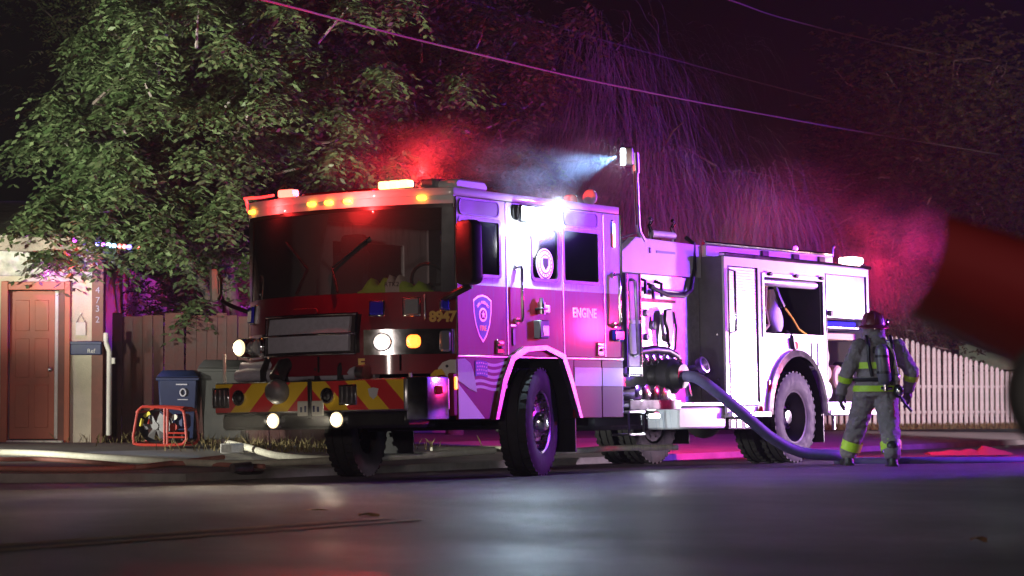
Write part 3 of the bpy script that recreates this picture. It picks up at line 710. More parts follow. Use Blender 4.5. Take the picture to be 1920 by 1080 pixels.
for y in (-.82, .24):
    f_ = MB().lathe([(.075, BX), (.075, BX+.03), (.06, BX+.035), (.05, BX+.01)], (0, y, .81), 'x', 24).build('round_horn', M['chrome'], eng)
    MB().ell((BX+.02, y, .81), .03, .045, .045).build('horn_core', M['black'], f_)
MB().lathe([(.02, BX-.02), (.11, BX), (.12, BX+.06), (.095, BX+.12), (.05, BX+.145), (.02, BX+.15)], (0, -.33, .86), 'x', 28).build('siren', M['grey'], eng)
MB().tube([(BX+.06, -.33, .98), (BX-.05, -.33, 1.10), (BX-.20, -.30, 1.12)], .075, 12).build('siren_neck', M['black'], eng)
pl = box('number_plate', M['offwhite'], eng, BX+.005, BX+.018, -.12, .19, .625, .765, .006)
for k, h_ in enumerate((.05, .06, .055, .06, .05)): box('plate_mark', M['navy'], pl, BX+.017, BX+.021, -.085+k*.05, -.06+k*.05, .66, .66+h_, .002)
box('plate_strap', M['black'], eng, BX+.006, BX+.03, .01, .055, .60, .97, .006)
MB().prism([(.76+.06*a, .82+.055*b) for a, b in ((-1, .8), (0, 1), (1, .8), (.7, -.4), (0, -1), (-.7, -.4))], 'x', BX+.004, BX+.009).build('bumper_badge', M['silver'], eng)
for y in (-.40, .35):
    f_ = MB().cyl((BX-.06, y, .585), (BX+.03, y, .585), .075, .085, 20).build('fog_lamp', M['chrome'], eng)
    MB().cyl((BX+.031, y, .585), (BX+.045, y, .585), .072, .06, 20).build('lens', M['e_bowl'], f_); MB().ell((BX+.045, y, .585), .02, .046, .046).build('bulb', M['e_fog'], f_)
lamp('fog_lamp_beam', 'SPOT', (BX+.10, .35, .585), 120, (1, .86, .62), 0.0, (6, .6, 0), 70, .8, parent=eng)
lamp('fog_lamp_beam', 'SPOT', (BX+.10, -.40, .585), 120, (1, .86, .62), 0.0, (6, -.6, 0), 70, .8, parent=eng)
lamp('headlamp_beam', 'SPOT', (2.05, .72, 1.298), 160, (1, .82, .6), 0.0, (9, 1.0, 0), 50, .8, parent=eng)
lamp('headlamp_beam', 'SPOT', (1.96, -1.07, 1.30), 160, (1, .82, .6), 0.0, (9, -1.2, 0), 50, .8, parent=eng)
# hose bundle in the bumper tray with straps
for j, (dx, dz, r) in enumerate(((.0, .0, .075), (.13, .0, .07), (.06, .09, .065))):
    MB().tube([(1.98-dx+.02*math.sin(k*1.7+j), y, 1.02+dz+.012*math.sin(k*1.1+j*2)) for k, y in enumerate(np.linspace(-.98, .56, 14))], r, 12, True, .85).build('bumper_hose', M['hose_grey'], eng)
for y in (-.62, -.35, .03, .30): 
    MB().tube([(2.06, y, .95), (2.075, y+.01, 1.06), (2.0, y+.01, 1.17), (1.85, y, 1.17), (1.78, y, .96)], .022, 6, True, 2).build('hose_strap', M['black'], eng)
MB().cyl((2.05, .50, 1.02), (2.05, .60, 1.02), .07, .075, 16).build('hose_coupling', M['steel'], eng)
MB().tube([(2.06, -1.10, .95), (2.06, -1.10, 1.24)], .016, 8).build('bumper_guide', M['offwhite'], eng)
MB().tube([(2.06, 1.10, .95), (2.06, 1.10, 1.0)], .016, 8).build('bumper_guide', M['offwhite'], eng)

# --- chassis, axles, wheels
for y in (-.43, .43): box('frame_rail', M['dark'], eng, -7.4, 2.0, y-.04, y+.04, .62, .88, .01)
box('engine_block', M['dark'], eng, -.8, 1.5, -.36, .36, .50, 1.1, .05)
box('fuel_tank', M['dark'], eng, -3.6, -2.3, -.40, .40, .42, .62, .05)
MB().cyl((0, -.9, .53), (0, .9, .53), .07, .07, 12).build('front_axle', M['dark'], eng)
MB().cyl((-5.537, -.9, .53), (-5.537, .9, .53), .11, .11, 12).ell((-5.537, 0, .53), .24, .24, .24).build('rear_axle', M['dark'], eng)
def tyre_profile(R, w):
    h = w/2
    return [(R*.56, -h*.78), (R*.62, -h*.95), (R*.80, -h*1.0), (R*.93, -h*.97), (R*.985, -h*.86), (R, -h*.7), (R, -h*.40), (R-.014, -h*.38), (R-.014, -h*.30), (R, -h*.28), (R, h*.28), (R-.014, h*.30), (R-.014, h*.38), (R, h*.40), (R, h*.7), (R*.985, h*.86), (R*.93, h*.97), (R*.80, h*1.0), (R*.62, h*.95), (R*.56, h*.78)]
def wheel(c, steer, s_, dish, R=.528, w=.32):
    e = MB().lathe(tyre_profile(R, w), (0, 0, 0), 'y', 48, False)
    Mx = Matrix.Translation(c) @ Matrix.Rotation(steer, 4, 'Z')
    n_ = 36
    for k in range(n_):     # tread lugs
        a = 2*math.pi*k/n_
        for yy in (-w*.34, w*.34):
            st_ = len(e.v); e.box(-.022, .022, yy-w*.11, yy+w*.11, R-.012, R+.008); e.xform(Matrix.Rotation(a+(.06 if yy > 0 else 0), 4, 'Y'), st_)
    e.xform(Mx); ty = e.build('wheel', M['rubber'], eng, 0, 40)
    o_ = w/2*s_
    rr = MB().lathe([(R*.60, o_*.80), (R*.585, o_*.86), (R*.55, o_*.80), (R*.53, o_*.3), (R*.50, dish*s_), (R*.30, dish*s_), (R*.30, (dish+.03)*s_), (R*.10, (dish+.05)*s_)], (0, 0, 0), 'y', 40, False).xform(Mx)
    rim = rr.build('rim', M['darksteel'] if dish > 0 else M['dark'], ty)  # rear rims coloured darker for the shade inside their deep dish
    hub = MB().lathe([(R*.19, dish*s_), (R*.19, (dish+.09)*s_), (R*.15, (dish+.12)*s_), (R*.03, (dish+.125)*s_)], (0, 0, 0), 'y', 24).xform(Mx).build('hub_cap', M['chrome'], ty)
    for k in range(10):
        a = 2*math.pi*k/10; p = (R*.40*math.cos(a), 0, R*.40*math.sin(a))
        MB().cyl((p[0], (dish)*s_, p[2]), (p[0], (dish+.055)*s_, p[2]), .022, .017, 8).xform(Mx).build('lug_nut', M['chrome'], rim)
    return ty
wheel((0, 1.06, .528), rad(15), 1, .06, .528, .31); wheel((0, -1.06, .528), rad(15), -1, .06, .528, .31)
for s_ in (1, -1):
    wheel((-5.537, 1.105*s_, .528), 0, s_, -.09, .528, .26); wheel((-5.537, .79*s_, .528), 0, s_, -.09, .528, .26)
box('mud_flap', M['black'], eng, -.665, -.645, .80, 1.20, .22, .75, .004)
box('mud_flap', M['black'], eng, -.665, -.645, -1.20, -.80, .22, .75, .004)
for s_ in (1, -1): box('mud_flap', M['black'], eng, -6.30, -6.28, .62*s_, 1.22*s_, .22, .62, .004)

# --- pump compartment between cab and body
PY = .93
box('pump_house', M['dark'], eng, -3.79, -1.70, -1.1, PY-.03, .9, 2.05, .01)
pp = box('pump_panel', M['steel'], eng, -3.79, -2.02, PY-.03, PY, .70, 2.10, .004)
up = MB().prism([(-1.72, 2.10), (-1.72, 2.15), (-2.35, 2.49), (-3.79, 2.47), (-3.79, 2.10)], 'y', PY-.06, PY+.035).build('upper_side_panel', M['white'], eng, .006)
MB().prism([(-1.72, 2.10), (-1.72, 2.15), (-2.35, 2.49), (-3.79, 2.47), (-3.79, 2.10)], 'y', -1.0, -.94).build('upper_side_panel', M['white'], eng, .006)
MB().prism([(-1.72, 2.11), (-1.72, 2.14), (-2.35, 2.47), (-2.35, 2.44)], 'y', -.935, PY-.065).build('crosslay_cover', M['grey'], eng)
box('panel_bolt', M['black'], up, -2.66, -2.62, PY+.034, PY+.045, 2.33, 2.39, .01)
box('panel_lettering_strip', M['hose_grey'], up, -3.2, -2.78, PY+.034, PY+.04, 2.34, 2.365, .002)
# black post and grab rail beside the cab
ps = box('panel_post', M['black'], eng, -2.00, -1.72, 1.12, 1.2, .98, 2.07, .01)
for x in (-1.725, -2.0): box('post_edge', M['chrome'], ps, x-.015, x+.012, 1.195, 1.212, .98, 2.07, .004)
MB().tube([(-1.82, 1.20, 2.0), (-1.82, 1.25, 1.98), (-1.86, 1.25, 1.22), (-1.86, 1.20, 1.20)], .018, 8).build('grab_rail', M['steel'], ps)
box('post_band', M['offwhite'], ps, -1.99, -1.75, 1.199, 1.206, 1.54, 1.575, .002)
# panel fittings: shelf, gauges, valves, tools, levers
box('panel_shelf', M['chrome'], pp, -3.2, -2.2, PY-.002, PY+.035, 1.80, 1.835, .004)
gauges = [(-2.35, 1.66, .05), (-2.35, 1.50, .045), (-2.58, 1.68, .04), (-2.72, 1.55, .05), (-2.58, 1.42, .04), (-3.02, 1.62, .07), (-3.02, 1.42, .05), (-2.36, 1.30, .04)]
for x, z, r in gauges:
    g_ = MB().lathe([(r, PY-.002), (r, PY+.02), (r*.9, PY+.03)], (x, 0, z), 'y', 20).build('gauge', M['chrome'], pp)
    MB().lathe([(r*.85, PY+.028), (r*.85, PY+.032)], (x, 0, z), 'y', 20).build('gauge_face', M['offwhite'], g_)
    box('gauge_needle', M['black'], g_, x-.004, x+.004, PY+.031, PY+.034, z-r*.1, z+r*.6, 0)
for x, z in ((-2.45, 2.0), (-2.62, 1.95), (-2.8, 1.98)):
    MB().tube([(x, PY, z+.05), (x-.02, PY+.07, z+.02), (x, PY+.08, z-.12)], .02, 8).build('nozzle_hook', M['black'], pp)
MB().tube([(-2.55, PY+.08, 1.96), (-2.9, PY+.10, 1.88), (-3.25, PY+.10, 1.88), (-3.5, PY+.06, 1.95), (-3.62, PY+.04, 2.2), (-3.66, PY+.02, 2.48), (-3.66, .85, 2.56)], .026, 8).build('looped_cable', M['black'], pp)
MB().tube([(-2.7, PY+.05, 1.935), (-3.4, PY+.05, 1.925)], .016, 8).build('panel_rail', M['steel'], pp)
# hanging tools
tl = MB().prism([(-2.86, 1.72), (-3.0, 1.74), (-3.06, 1.66), (-3.02, 1.50), (-2.98, 1.36), (-2.95, 1.30), (-2.91, 1.36), (-2.90, 1.50), (-2.84, 1.60)], 'y', PY+.06, PY+.10).build('hanging_tool', M['black'], eng, .01)
MB().tube([(-3.02, PY+.1, 1.70), (-3.06, PY+.11, 1.52), (-3.04, PY+.1, 1.28)], .014, 8).build('tool_strap', M['black'], tl)
MB().tube([(-2.78, PY+.08, 1.66), (-2.80, PY+.09, 1.44)], .02, 8).build('tool_handle', M['grey'], tl)
for x in (-2.25, -2.40, -2.55, -2.70, -2.85, -3.0):
    v_ = MB().lathe([(.055, PY-.002), (.055, PY+.08), (.065, PY+.085), (.065, PY+.12), (.03, PY+.13)], (x, 0, 1.17), 'y', 16).build('discharge_cap', M['chrome'], pp)
    MB().tube([(x-.06, PY+.10, 1.17), (x-.085, PY+.16, 1.17)], .012, 6).build('cap_lug', M['chrome'], v_)
MB().tube([(-2.2, PY+.10, 1.25), (-2.5, PY+.13, 1.28), (-2.8, PY+.13, 1.27), (-3.05, PY+.10, 1.22), (-3.15, PY+.08, 1.13)], .045, 10).build('hose_bundle', M['black'], pp)
# main intake valve with the supply hose connection
iv = MB().lathe([(.16, PY), (.17, PY+.10), (.19, PY+.12), (.19, PY+.24), (.15, PY+.27), (.13, PY+.36)], (-2.75, 0, .99), 'y', 24).build('intake_valve', M['black'], eng)
MB().lathe([(.085, 0), (.095, .02), (.095, .07), (.075, .075), (.07, .03)], (0, 0, 0), 'y', 24, False).xform(Matrix.Translation((-3.42, 1.12, 1.10)) @ Matrix.Rotation(rad(20), 4, 'X')).build('intake_handwheel', M['steel'], iv)
MB().tube([(-3.42, 1.12, 1.10), (-3.3, 1.0, 1.08), (-2.9, 1.0, 1.0)], .03, 8).build('handwheel_shaft', M['grey'], iv)
MB().tube([(-2.95, 1.1, 1.02), (-3.05, 1.16, .90), (-3.1, 1.16, .78)], .035, 8).build('bleeder_pipe', M['chrome'], iv)
# bright running-board fittings below the panel
rb = box('running_board', M['steel'], eng, -2.75, -1.66, .86, 1.24, .66, .70, .008)
for x, r, z in ((-1.95, .075, .81), (-2.14, .09, .80), (-2.35, .085, .80), (-2.55, .09, .79)):
    MB().lathe([(r, 1.0), (r, 1.12), (r*1.12, 1.125), (r*1.12, 1.19), (r*.5, 1.20)], (x, 0, z), 'y', 20).build('suction_cap', M['chrome'], rb)
box('board_edge', M['chrome'], rb, -2.75, -1.66, 1.238, 1.25, .63, .74, .006)
sl_ = box('step_lamp', M['chrome'], eng, -2.0, -1.70, 1.12, 1.22, 1.0, 1.09, .02)
box('step_lamp_lens', M['e_pump'], sl_, -1.97, -1.73, 1.219, 1.23, 1.015, 1.075, .008)
lamp('step_lamp_glow', 'POINT', (-2.15, 1.40, 1.02), 9, (1, .95, .95), 0.0, parent=eng)
ul_ = box('underbody_lamp', M['steel'], eng, -2.33, -2.20, 1.14, 1.22, .585, .62, .01)
box('underbody_lamp_lens', M['e_pump'], ul_, -2.32, -2.21, 1.15, 1.235, .545, .586, .01)
lamp('underbody_lamp_glow', 'POINT', (-2.26, 1.22, .50), 7, (.75, .88, 1), 0.0, parent=eng)
# folding step ladder
sp_ = box('pump_step', M['steel'], eng, -2.03, -1.70, 1.0, 1.22, .60, .63, .006)
box('step_tread', M['steel'], sp_, -2.03, -1.70, 1.0, 1.22, .365, .39, .006)
for x in (-2.02, -1.71): MB().tube([(x, 1.2, .60), (x, 1.2, .38)], .012, 6).build('step_side', M['steel'], sp_)
box('valance_box', M['white'], eng, -3.86, -2.78, .80, 1.20, .42, .66, .02)
box('valance_lip', M['alu'], eng, -3.86, -2.78, .80, 1.225, .665, .71, .008)
box('tool_tray', M['dark'], eng, -3.86, -2.8, -1.2, -.6, .42, .66, .02)

# --- body
BW = 1.248; ZB, ZT = .565, 2.335
r1 = (-4.60, -3.90, .665, 2.235); r2 = (-6.275, -4.745, 1.495, 2.14); r3 = (-7.515, -6.375, .70, 2.245)
ar = (-6.25, -4.80, ZB, 1.26)
bs = grid_panel(-7.60, -3.80, ZB, ZT, [r1, r2, r3, ar], 'y', BW-.03, BW).build('body_side', M['white'], eng, .004)
ac, aR = (-5.525, .535), .725
for s_ in (0, 1):
    th = np.linspace(0, 90, 13) if s_ == 0 else np.linspace(180, 90, 13)
    arcp = [(ac[0]+aR*math.cos(rad(t)), ac[1]+aR*math.sin(rad(t))) for t in th]
    cx = ar[1] if s_ == 0 else ar[0]
    MB().prism([(cx, ZB)] + [(p[0], max(p[1], ZB)) for p in arcp] + [(ac[0], 1.26), (cx, 1.26)], 'y', BW-.03, BW-.001).build('arch_panel', M['white'], eng)
m = MB(); th = np.linspace(2, 178, 40)
m.loft([[(ac[0]+r*math.cos(rad(t)), y, ac[1]+r*math.sin(rad(t))) for r, y in ((.70, BW-.02), (.70, BW+.05), (.775, BW+.04), (.775, BW-.02))] for t in th]); m.build('fender_trim', M['chrome'], eng, 0, 30)
m = MB(); m.loft([[(ac[0]+r*math.cos(rad(t)), y, ac[1]+r*math.sin(rad(t))) for r, y in ((.71, .60), (.71, BW-.03), (.725, BW-.03), (.725, .60))] for t in np.linspace(0, 180, 30)]); m.build('rear_wheel_well', M['dark'], eng)
box('fender_glow_strip', M['red_lens'], eng, -4.83, -4.80, BW+.001, BW+.02, .68, .95, .004)
grid_panel(-7.60, -3.80, ZB, ZT, [(-6.25, -4.80, ZB, 1.2)], 'y', -BW, -BW+.03).build('body_right_side', M['white'], eng)
fr_ = grid_panel(.88, BW-.031, ZB, ZT-.002, [], 'x', -3.83, -3.80).build('body_front', M['grey'], eng)
for z in (.95, 1.45): box('front_bolt', M['chrome'], fr_, -3.80, -3.785, 1.14, 1.165, z, z+.025, .004)
MB().lathe([(.055, -3.80), (.055, -3.77), (.04, -3.765)], (0, 1.08, .82), 'x', 16).build('front_fitting', M['grey'], fr_)
box('body_bulkhead', M['dark'], eng, -3.84, -3.80, -BW+.03, .878, .6, ZT-.002, .004)
box('body_rear', M['white'], eng, -7.60, -7.57, -BW+.03, BW-.031, ZB, ZT-.002, .004)
box('body_deck', M['grey'], eng, -7.59, -3.81, -BW+.03, BW-.03, ZT-.03, ZT+.004, .004)
box('compartment_back', M['interior'], eng, -7.56, -3.85, .55, .57, .75, ZT-.04, 0)
box('top_rail', M['chrome'], eng, -7.64, -3.78, BW-.06, BW+.03, ZT, ZT+.045, .01)
# partitions and floor inside the compartments
for x in (-4.68, -6.32): box('partition', M['interior'], eng, x-.03, x+.03, .58, BW-.035, 1.28, ZT-.04, .002)
box('compartment_floor', M['interior'], eng, -6.29, -4.72, .58, BW-.032, 1.44, 1.485, .002)
box('compartment_floor', M['interior'], eng, -7.56, -6.30, .58, BW-.032, .66, .69, .002)
# shutters: ribbed
def shutter(name, x0, x1, z0, z1, y, mt_='alu', pitch=.032):
    n_ = int((z1-z0)/pitch); prof_ = []
    for k in range(n_):
        z = z0+(z1-z0)*k/n_; h_ = (z1-z0)/n_
        prof_ += [(y-.003, z), (y, z+h_*.12), (y, z+h_*.88), (y-.003, z+h_)]
    poly = prof_ + [(y-.025, z1), (y-.025, z0)]
    return MB().prism(poly, 'x', x0, x1).build(name, M[mt_], eng, 0, 30)
shutter('closed_shutter', r1[0]+.01, r1[1]-.01, r1[2]+.04, r1[3]-.01, BW-.012)
for x in r1[:2]: box('shutter_track', M['black'], eng, x-.012, x+.012, BW-.02, BW+.008, r1[2], r1[3], .003)
box('shutter_bar', M['chrome'], eng, r1[0]+.02, r1[1]-.02, BW-.012, BW+.01, r1[2]+.01, r1[2]+.04, .005)
MB().tube([(-3.94, BW-.01, 2.19), (-3.94, BW+.06, 2.17), (-3.94, BW+.06, 1.50), (-3.94, BW-.01, 1.48)], .016, 8).build('body_grab_rail', M['chrome'], eng)
shutter('half_lowered_shutter', r3[0]+.01, r3[1]-.01, 1.715, r3[3]-.01, BW-.012, pitch=.27)
box('shutter_bar', M['chrome'], eng, r3[0]+.02, r3[1]-.02, BW-.012, BW+.012, 1.69, 1.715, .005)
for x in (r3[0], r3[1], r2[0], r2[1]): box('shutter_track', M['black'], eng, x-.010, x+.010, BW-.02, BW+.007, 1.50 if x in r2[:2] else .72, r2[3] if x in r2[:2] else r3[3], .003)
ring_xz(rrect(r2[0]-.05, r2[1]+.05, r2[2]-.05, r2[3]+.05, .02), rrect(r2[0], r2[1], r2[2], r2[3], .012), BW-.002, BW+.016).build('opening_frame', M['alu'], eng, .003)
box('rolled_shutter', M['alu'], eng, r2[0]+.01, r2[1]-.01, BW-.16, BW-.03, 2.05, 2.135, .03)
for x in (-4.86, -5.53, -6.2, -6.44): box('shutter_catch', M['black'], eng, x-.05, x+.04, BW+.014, BW+.05, 2.155, 2.20, .012) if x > -6.3 else box('shutter_catch', M['black'], eng, x-.05, x+.04, BW+.0, BW+.05, 1.73, 1.80, .012)
sh_ = box('pull_out_tray', M['steel'], eng, r3[0]+.25, r3[1]-.02, .70, BW+.01, 1.585, 1.61, .004)
box('tray_load', M['blue_lens'], sh_, r3[0]+.30, r3[1]-.05, .75, BW-.01, 1.612, 1.675, .01)
box('compartment_tray', M['tan'], eng, r3[0]+.05, r3[1]-.06, .65, 1.12, 1.46, 1.54, .01)
# gear in the open compartments
MB().tube([(-4.95+.10*math.cos(k*.5), 1.05+.02*math.sin(k*.9), 1.95-.012*k+.05*math.sin(k*.5)) for k in range(28)], .03, 8).build('yellow_hose_coil', M['yellow'], eng)
MB().ell((-4.95, 1.02, 2.0), .10, .08, .07).build('yellow_reel', M['yellow'], eng)
MB().tube([(-5.08, 1.1, 2.05), (-5.0, 1.12, 1.8), (-5.05, 1.14, 1.6), (-4.9, 1.14, 1.52)], .03, 8).build('hanging_webbing', M['tan'], eng)
bgm = MB().loft([[(-5.32+rx*math.cos(t)+dx, 1.05+.10*math.sin(t), z) for t in np.linspace(0, 2*math.pi, 13)[:-1]] for rx, dx, z in ((.04, .04, 2.02), (.06, .03, 1.9), (.09, .02, 1.82), (.17, 0, 1.76), (.20, -.03, 1.68), (.16, -.05, 1.60), (.08, -.04, 1.53))]).build('hanging_bag', M['violet_bag'], eng, 0, 70)
MB().tube([(-5.28, 1.12, 2.06), (-5.30, 1.16, 1.92), (-5.38, 1.17, 1.82)], .035, 8).build('bag_strap', M['black'], bgm)
MB().tube([(-5.45, 1.17, 1.80), (-5.62, 1.18, 1.68), (-5.75, 1.19, 1.56), (-5.95, 1.19, 1.50)], .012, 6).build('loose_cord', M['yellow'], eng)
MB().tube([(-5.38, 1.2, 1.52), (-5.40, 1.27, 1.46), (-5.43, 1.275, 1.32)], .028, 8).build('dangling_strap', M['black'], eng)
rl = MB().cyl((-5.50, BW, 1.36), (-5.50, BW+.035, 1.36), .055, .045, 16).build('body_marker_lamp', M['red_lens'], eng)
for x in (-5.95, -6.12): box('fender_slot', M['black'], eng, x-.012, x+.012, BW-.001, BW+.012, 1.22 if x > -6 else 1.12, 1.40, .004)
for k, (x, z, mt_, s2) in enumerate(((-6.55, 1.25, 'red', .12), (-6.9, 1.0, 'tan', .16), (-6.6, .84, 'grey', .13), (-7.2, 1.05, 'black', .15), (-6.62, 1.05, 'tan', .1))):
    MB().cyl((x, .95, z), (x, 1.15, z), s2, s2*.9, 18).build('coiled_gear', M[mt_], eng, .02)
# steps, underbody boxes
box('body_step', M['alu'], eng, -4.78, -3.83, 1.0, BW+.05, .535, .60, .01)
for x in (-4.0, -4.56): MB().cyl((x, BW+.03, .60), (x, BW+.03, .66), .03, .02, 10).build('step_bracket', M['red_lens'], eng)
ub = box('chain_box', M['dark'], eng, -4.55, -3.95, .95, 1.18, .40, .53, .01)
for x in (-4.4, -4.2, -4.06): box('chain_box_plate', M['steel'], ub, x-.05, x+.05, 1.178, 1.186, .42, .51, .004)
box('rear_step', M['alu'], eng, -7.95, -6.40, -BW, BW+.02, .535, .60, .012)
box('rear_tow_hook', M['steel'], eng, -6.75, -6.70, 1.12, 1.16, .36, .54, .01)
# hose bed walls
for s_ in (1, -1):
    hb = MB().prism([(-3.80, ZT+.005), (-3.80, 2.47), (-7.05, 2.49), (-7.05, ZT+.005)], 'y', *sorted((1.03*s_, .97*s_))).build('hose_bed_wall', M['white'], eng, .005)
    for x in (-5.2, -6.0, -6.7): box('wall_bracket', M['black'], hb, x-.08, x+.08, *sorted((1.032*s_, 1.06*s_)), ZT+.05, 2.47, .004)
MB().tube([(-3.80, 1.0, 2.50), (-7.05, 1.0, 2.515)], .022, 8).build('hose_bed_rail', M['chrome'], eng)
MB().loft([[(x, y, 2.36+.10*math.cos(y*1.5)+.01*math.sin(x*9+y*5)) for y in np.linspace(-.95, .95, 9)] + [(x, .95, 2.34), (x, -.95, 2.34)] for x in np.linspace(-3.9, -7.0, 14)]).build('hose_bed_cover', M['grey'], eng, 0, 60)
# roof fittings over the pump: brackets, deck gun
for x in (-2.86, -3.36):
    b_ = MB().tube([(x, .86, 2.47), (x, .86, 2.60), (x+.04, .86, 2.64), (x-.03, .86, 2.70), (x+.02, .86, 2.73)], .022, 8).build('ladder_bracket', M['chrome'], eng)
MB().cyl((-2.86, .86, 2.56), (-3.36, .86, 2.56), .04, .04, 12).build('bracket_roller', M['offwhite'], eng)
# rear corner beacon
rbm = box('rear_beacon', M['black'], eng, -7.52, -7.2, 1.0, BW, ZT+.046, ZT+.065, .006)
box('rear_beacon_lens', M['e_rear'], rbm, -7.50, -7.22, 1.02, BW-.01, ZT+.066, ZT+.15, .02)
lamp('rear_beacon_glow', 'POINT', (-7.95, .75, 2.47), 1700, (1, .015, .05), .05, parent=eng)
MB().tube([(-7.1, 1.0, 2.49), (-7.12, 1.0, 2.60), (-7.16, 1.0, 2.62)], .02, 6).build('antenna', M['steel'], eng)
MB().ell((-6.1, 1.0, 2.545), .03, .03, .03).build('rail_lamp', M['e_violet'], eng)
# telescopic light mast
mx_, my_ = -2.42, .95
mast = MB().tube([(mx_-.12, my_, 2.46), (mx_-.02, my_, 2.55), (mx_, my_, 2.62), (mx_+.02, my_, 3.22)], .03, 10).build('light_mast', M['steel'], eng)
MB().tube([(mx_+.02, my_, 3.18), (mx_+.03, my_, 3.40)], .045, 10).build('mast_head', M['steel'], mast)
MB().tube([(mx_+.06, my_+.02, 2.62), (mx_+.08, my_+.02, 3.2)], .010, 6).build('mast_cable', M['black'], mast)
Mf = frame((mx_+.03, my_, 3.36), (0, 0, 1), (.838, .545, 0))
Mf = Matrix.Translation((mx_+.03, my_, 3.36)) @ Matrix.Rotation(rad(-57), 4, 'Z')
fh = MB().prism(rrect(-.085, .085, -.10, .10, .02), 'x', .02, .11).xform(Mf).build('floodlight', M['steel'], mast, .012)
MB().prism(rrect(-.072, .072, -.085, .085, .02), 'x', .111, .15).xform(Mf).build('floodlight_lens', M['e_mast'], mast)
fp = Mf @ Vector((.2, 0, 0)); fa = Mf @ Vector((3.0, 0, -.75))
lamp('mast_floodlight_beam', 'SPOT', fp, 1200, (.24, .52, 1), 0.0, fa, 58, 1.0, parent=eng)
MB().tube([(-1.56, .6, 2.42), (-1.95, .75, 2.40), (mx_-.02, my_, 2.55)], .008, 6).build('mast_stay', M['steel'], eng)

# ------------------------------------------------------------------ large supply hose and water below the pump
def loc2w(p): return eng.matrix_basis @ Vector(p)
def smooth_path(pts, n=8):
    pts = [Vector(p) for p in pts]; out = []
    P = [pts[0]*2-pts[1]] + pts + [pts[-1]*2-pts[-2]]
    for i in range(1, len(P)-2):
        for k in range(n):
            t = k/n; a, b, c, d = P[i-1], P[i], P[i+1], P[i+2]
            out.append(.5*((2*b) + (c-a)*t + (2*a-5*b+4*c-d)*t*t + (3*b-a-3*c+d)*t**3))
    return out + [pts[-1]]
hp = [loc2w(q) for q in ((-2.75, 1.24, .99), (-2.86, 1.38, .97), (-3.10, 1.52, .80), (-3.45, 1.66, .55), (-3.80, 1.80, .30), (-4.15, 1.98, .135), (-4.55, 2.25, .085))] + [Vector(q) for q in ((3.75, 28.0, .06), (4.45, 27.75, .065), (5.4, 27.95, .06), (6.6, 28.3, .06), (9, 28.6, .06))]
o = MB().tube(smooth_path(hp), .062, 14).build('supply_hose', M['hose_blue'], None, 0, 60); tag(o, 'thick violet blue supply hose running from pump intake to ground', 'hose')
MB().lathe([(.085, 0), (.085, .10), (.072, .12)], (0, 0, 0), 'z', 18).xform(frame(hp[0], (hp[1]-hp[0]).cross(Vector((0,0,1))), (0,0,1))).build('coupling', M['steel'], o)
wt = empty('leaking_water', loc2w((-2.4, 1.15, 0)))
tag(wt, 'thin streams of water dripping from pump onto the road', 'water')
for k in range(14):
    x = -2.0-.75*random.random(); y = 1.02+.16*random.random(); z1 = .63-.05*random.random(); z0 = .02+.1*random.random()
    p0, p1 = loc2w((x, y, z1)), loc2w((x+random.uniform(-.03, .03), y+.03, z0))
    pts = [p0.lerp(p1, t)-wt.location + Vector((random.uniform(-.004, .004), 0, 0)) for t in (0, .25, .5, .75, 1)]
    MB().tube(pts, [.004, .003, .005, .003, .004], 6).build('water_stream', M['water'], wt)

# ------------------------------------------------------------------ hoses, block and litter on the left pavement
def hose(name, pts, r, mt_, label, grp='hoses lying on the pavement', wob=.0, n=8):
    pts = [Vector((x, y, (leftz(y) if y > 24.35 else road_z(-1.7)-.0)+r*.9)) for x, y in pts]
    o = MB().tube(smooth_path(pts, n), r, 10).build(name, M[mt_], None, 0, 60); tag(o, label, 'hose', grp); return o
hose('fire_hose', [(-7.2, 27.4), (-5.9, 27.3), (-5.2, 27.1), (-4.3, 26.3), (-3.6, 25.7), (-2.9, 25.3), (-2.2, 25.6), (-1.4, 26.4)], .036, 'hose_pale', 'long pale hose curving across the pavement below the terracotta door')
hose('fire_hose', [(-3.55, 30.4), (-3.0, 28.2), (-2.5, 26.6), (-1.9, 26.0), (-1.0, 26.7), (-.2, 27.6)], .04, 'hose_pale', 'pale hose running from beside the concrete block under the engine')
hose('fire_hose', [(-6.6, 26.3), (-5.5, 26.2), (-4.9, 26.2), (-4.2, 25.5), (-3.75, 24.9), (-3.45, 25.5), (-3.0, 25.3), (-2.5, 25.0)], .025, 'hose_red', 'thin red hose snaking along the pavement towards the bumper')
hose('fire_hose', [(-6.4, 25.0), (-5.3, 24.75), (-4.5, 24.6), (-3.9, 24.75), (-3.5, 25.6), (-3.1, 26.6)], .025, 'hose_red', 'red hose crossing under the other red one')
hose('fire_hose', [(-.9, 27.7), (-.2, 28.0), (.5, 27.4), (1.2, 28.2), (1.9, 28.4)], .035, 'hose_pale', 'hose seen beneath the engine between its wheels')
cpl = MB().cyl((-2.78, 24.62, .09), (-2.62, 24.78, .10), .05, .055, 14).build('hose_coupling', M['steel']); tag(cpl, 'metal hose coupling lying at the kerb before the bumper', 'coupling')
bl = MB().box(-.13, .13, -.07, .07, 0, .11).build('concrete_block', M['block'], None, .01); bl.location = (-3.12, 27.6, leftz(27.6)); bl.rotation_euler = (0, 0, rad(8)); tag(bl, 'pale concrete block lying on pavement beside dry grass', 'block')
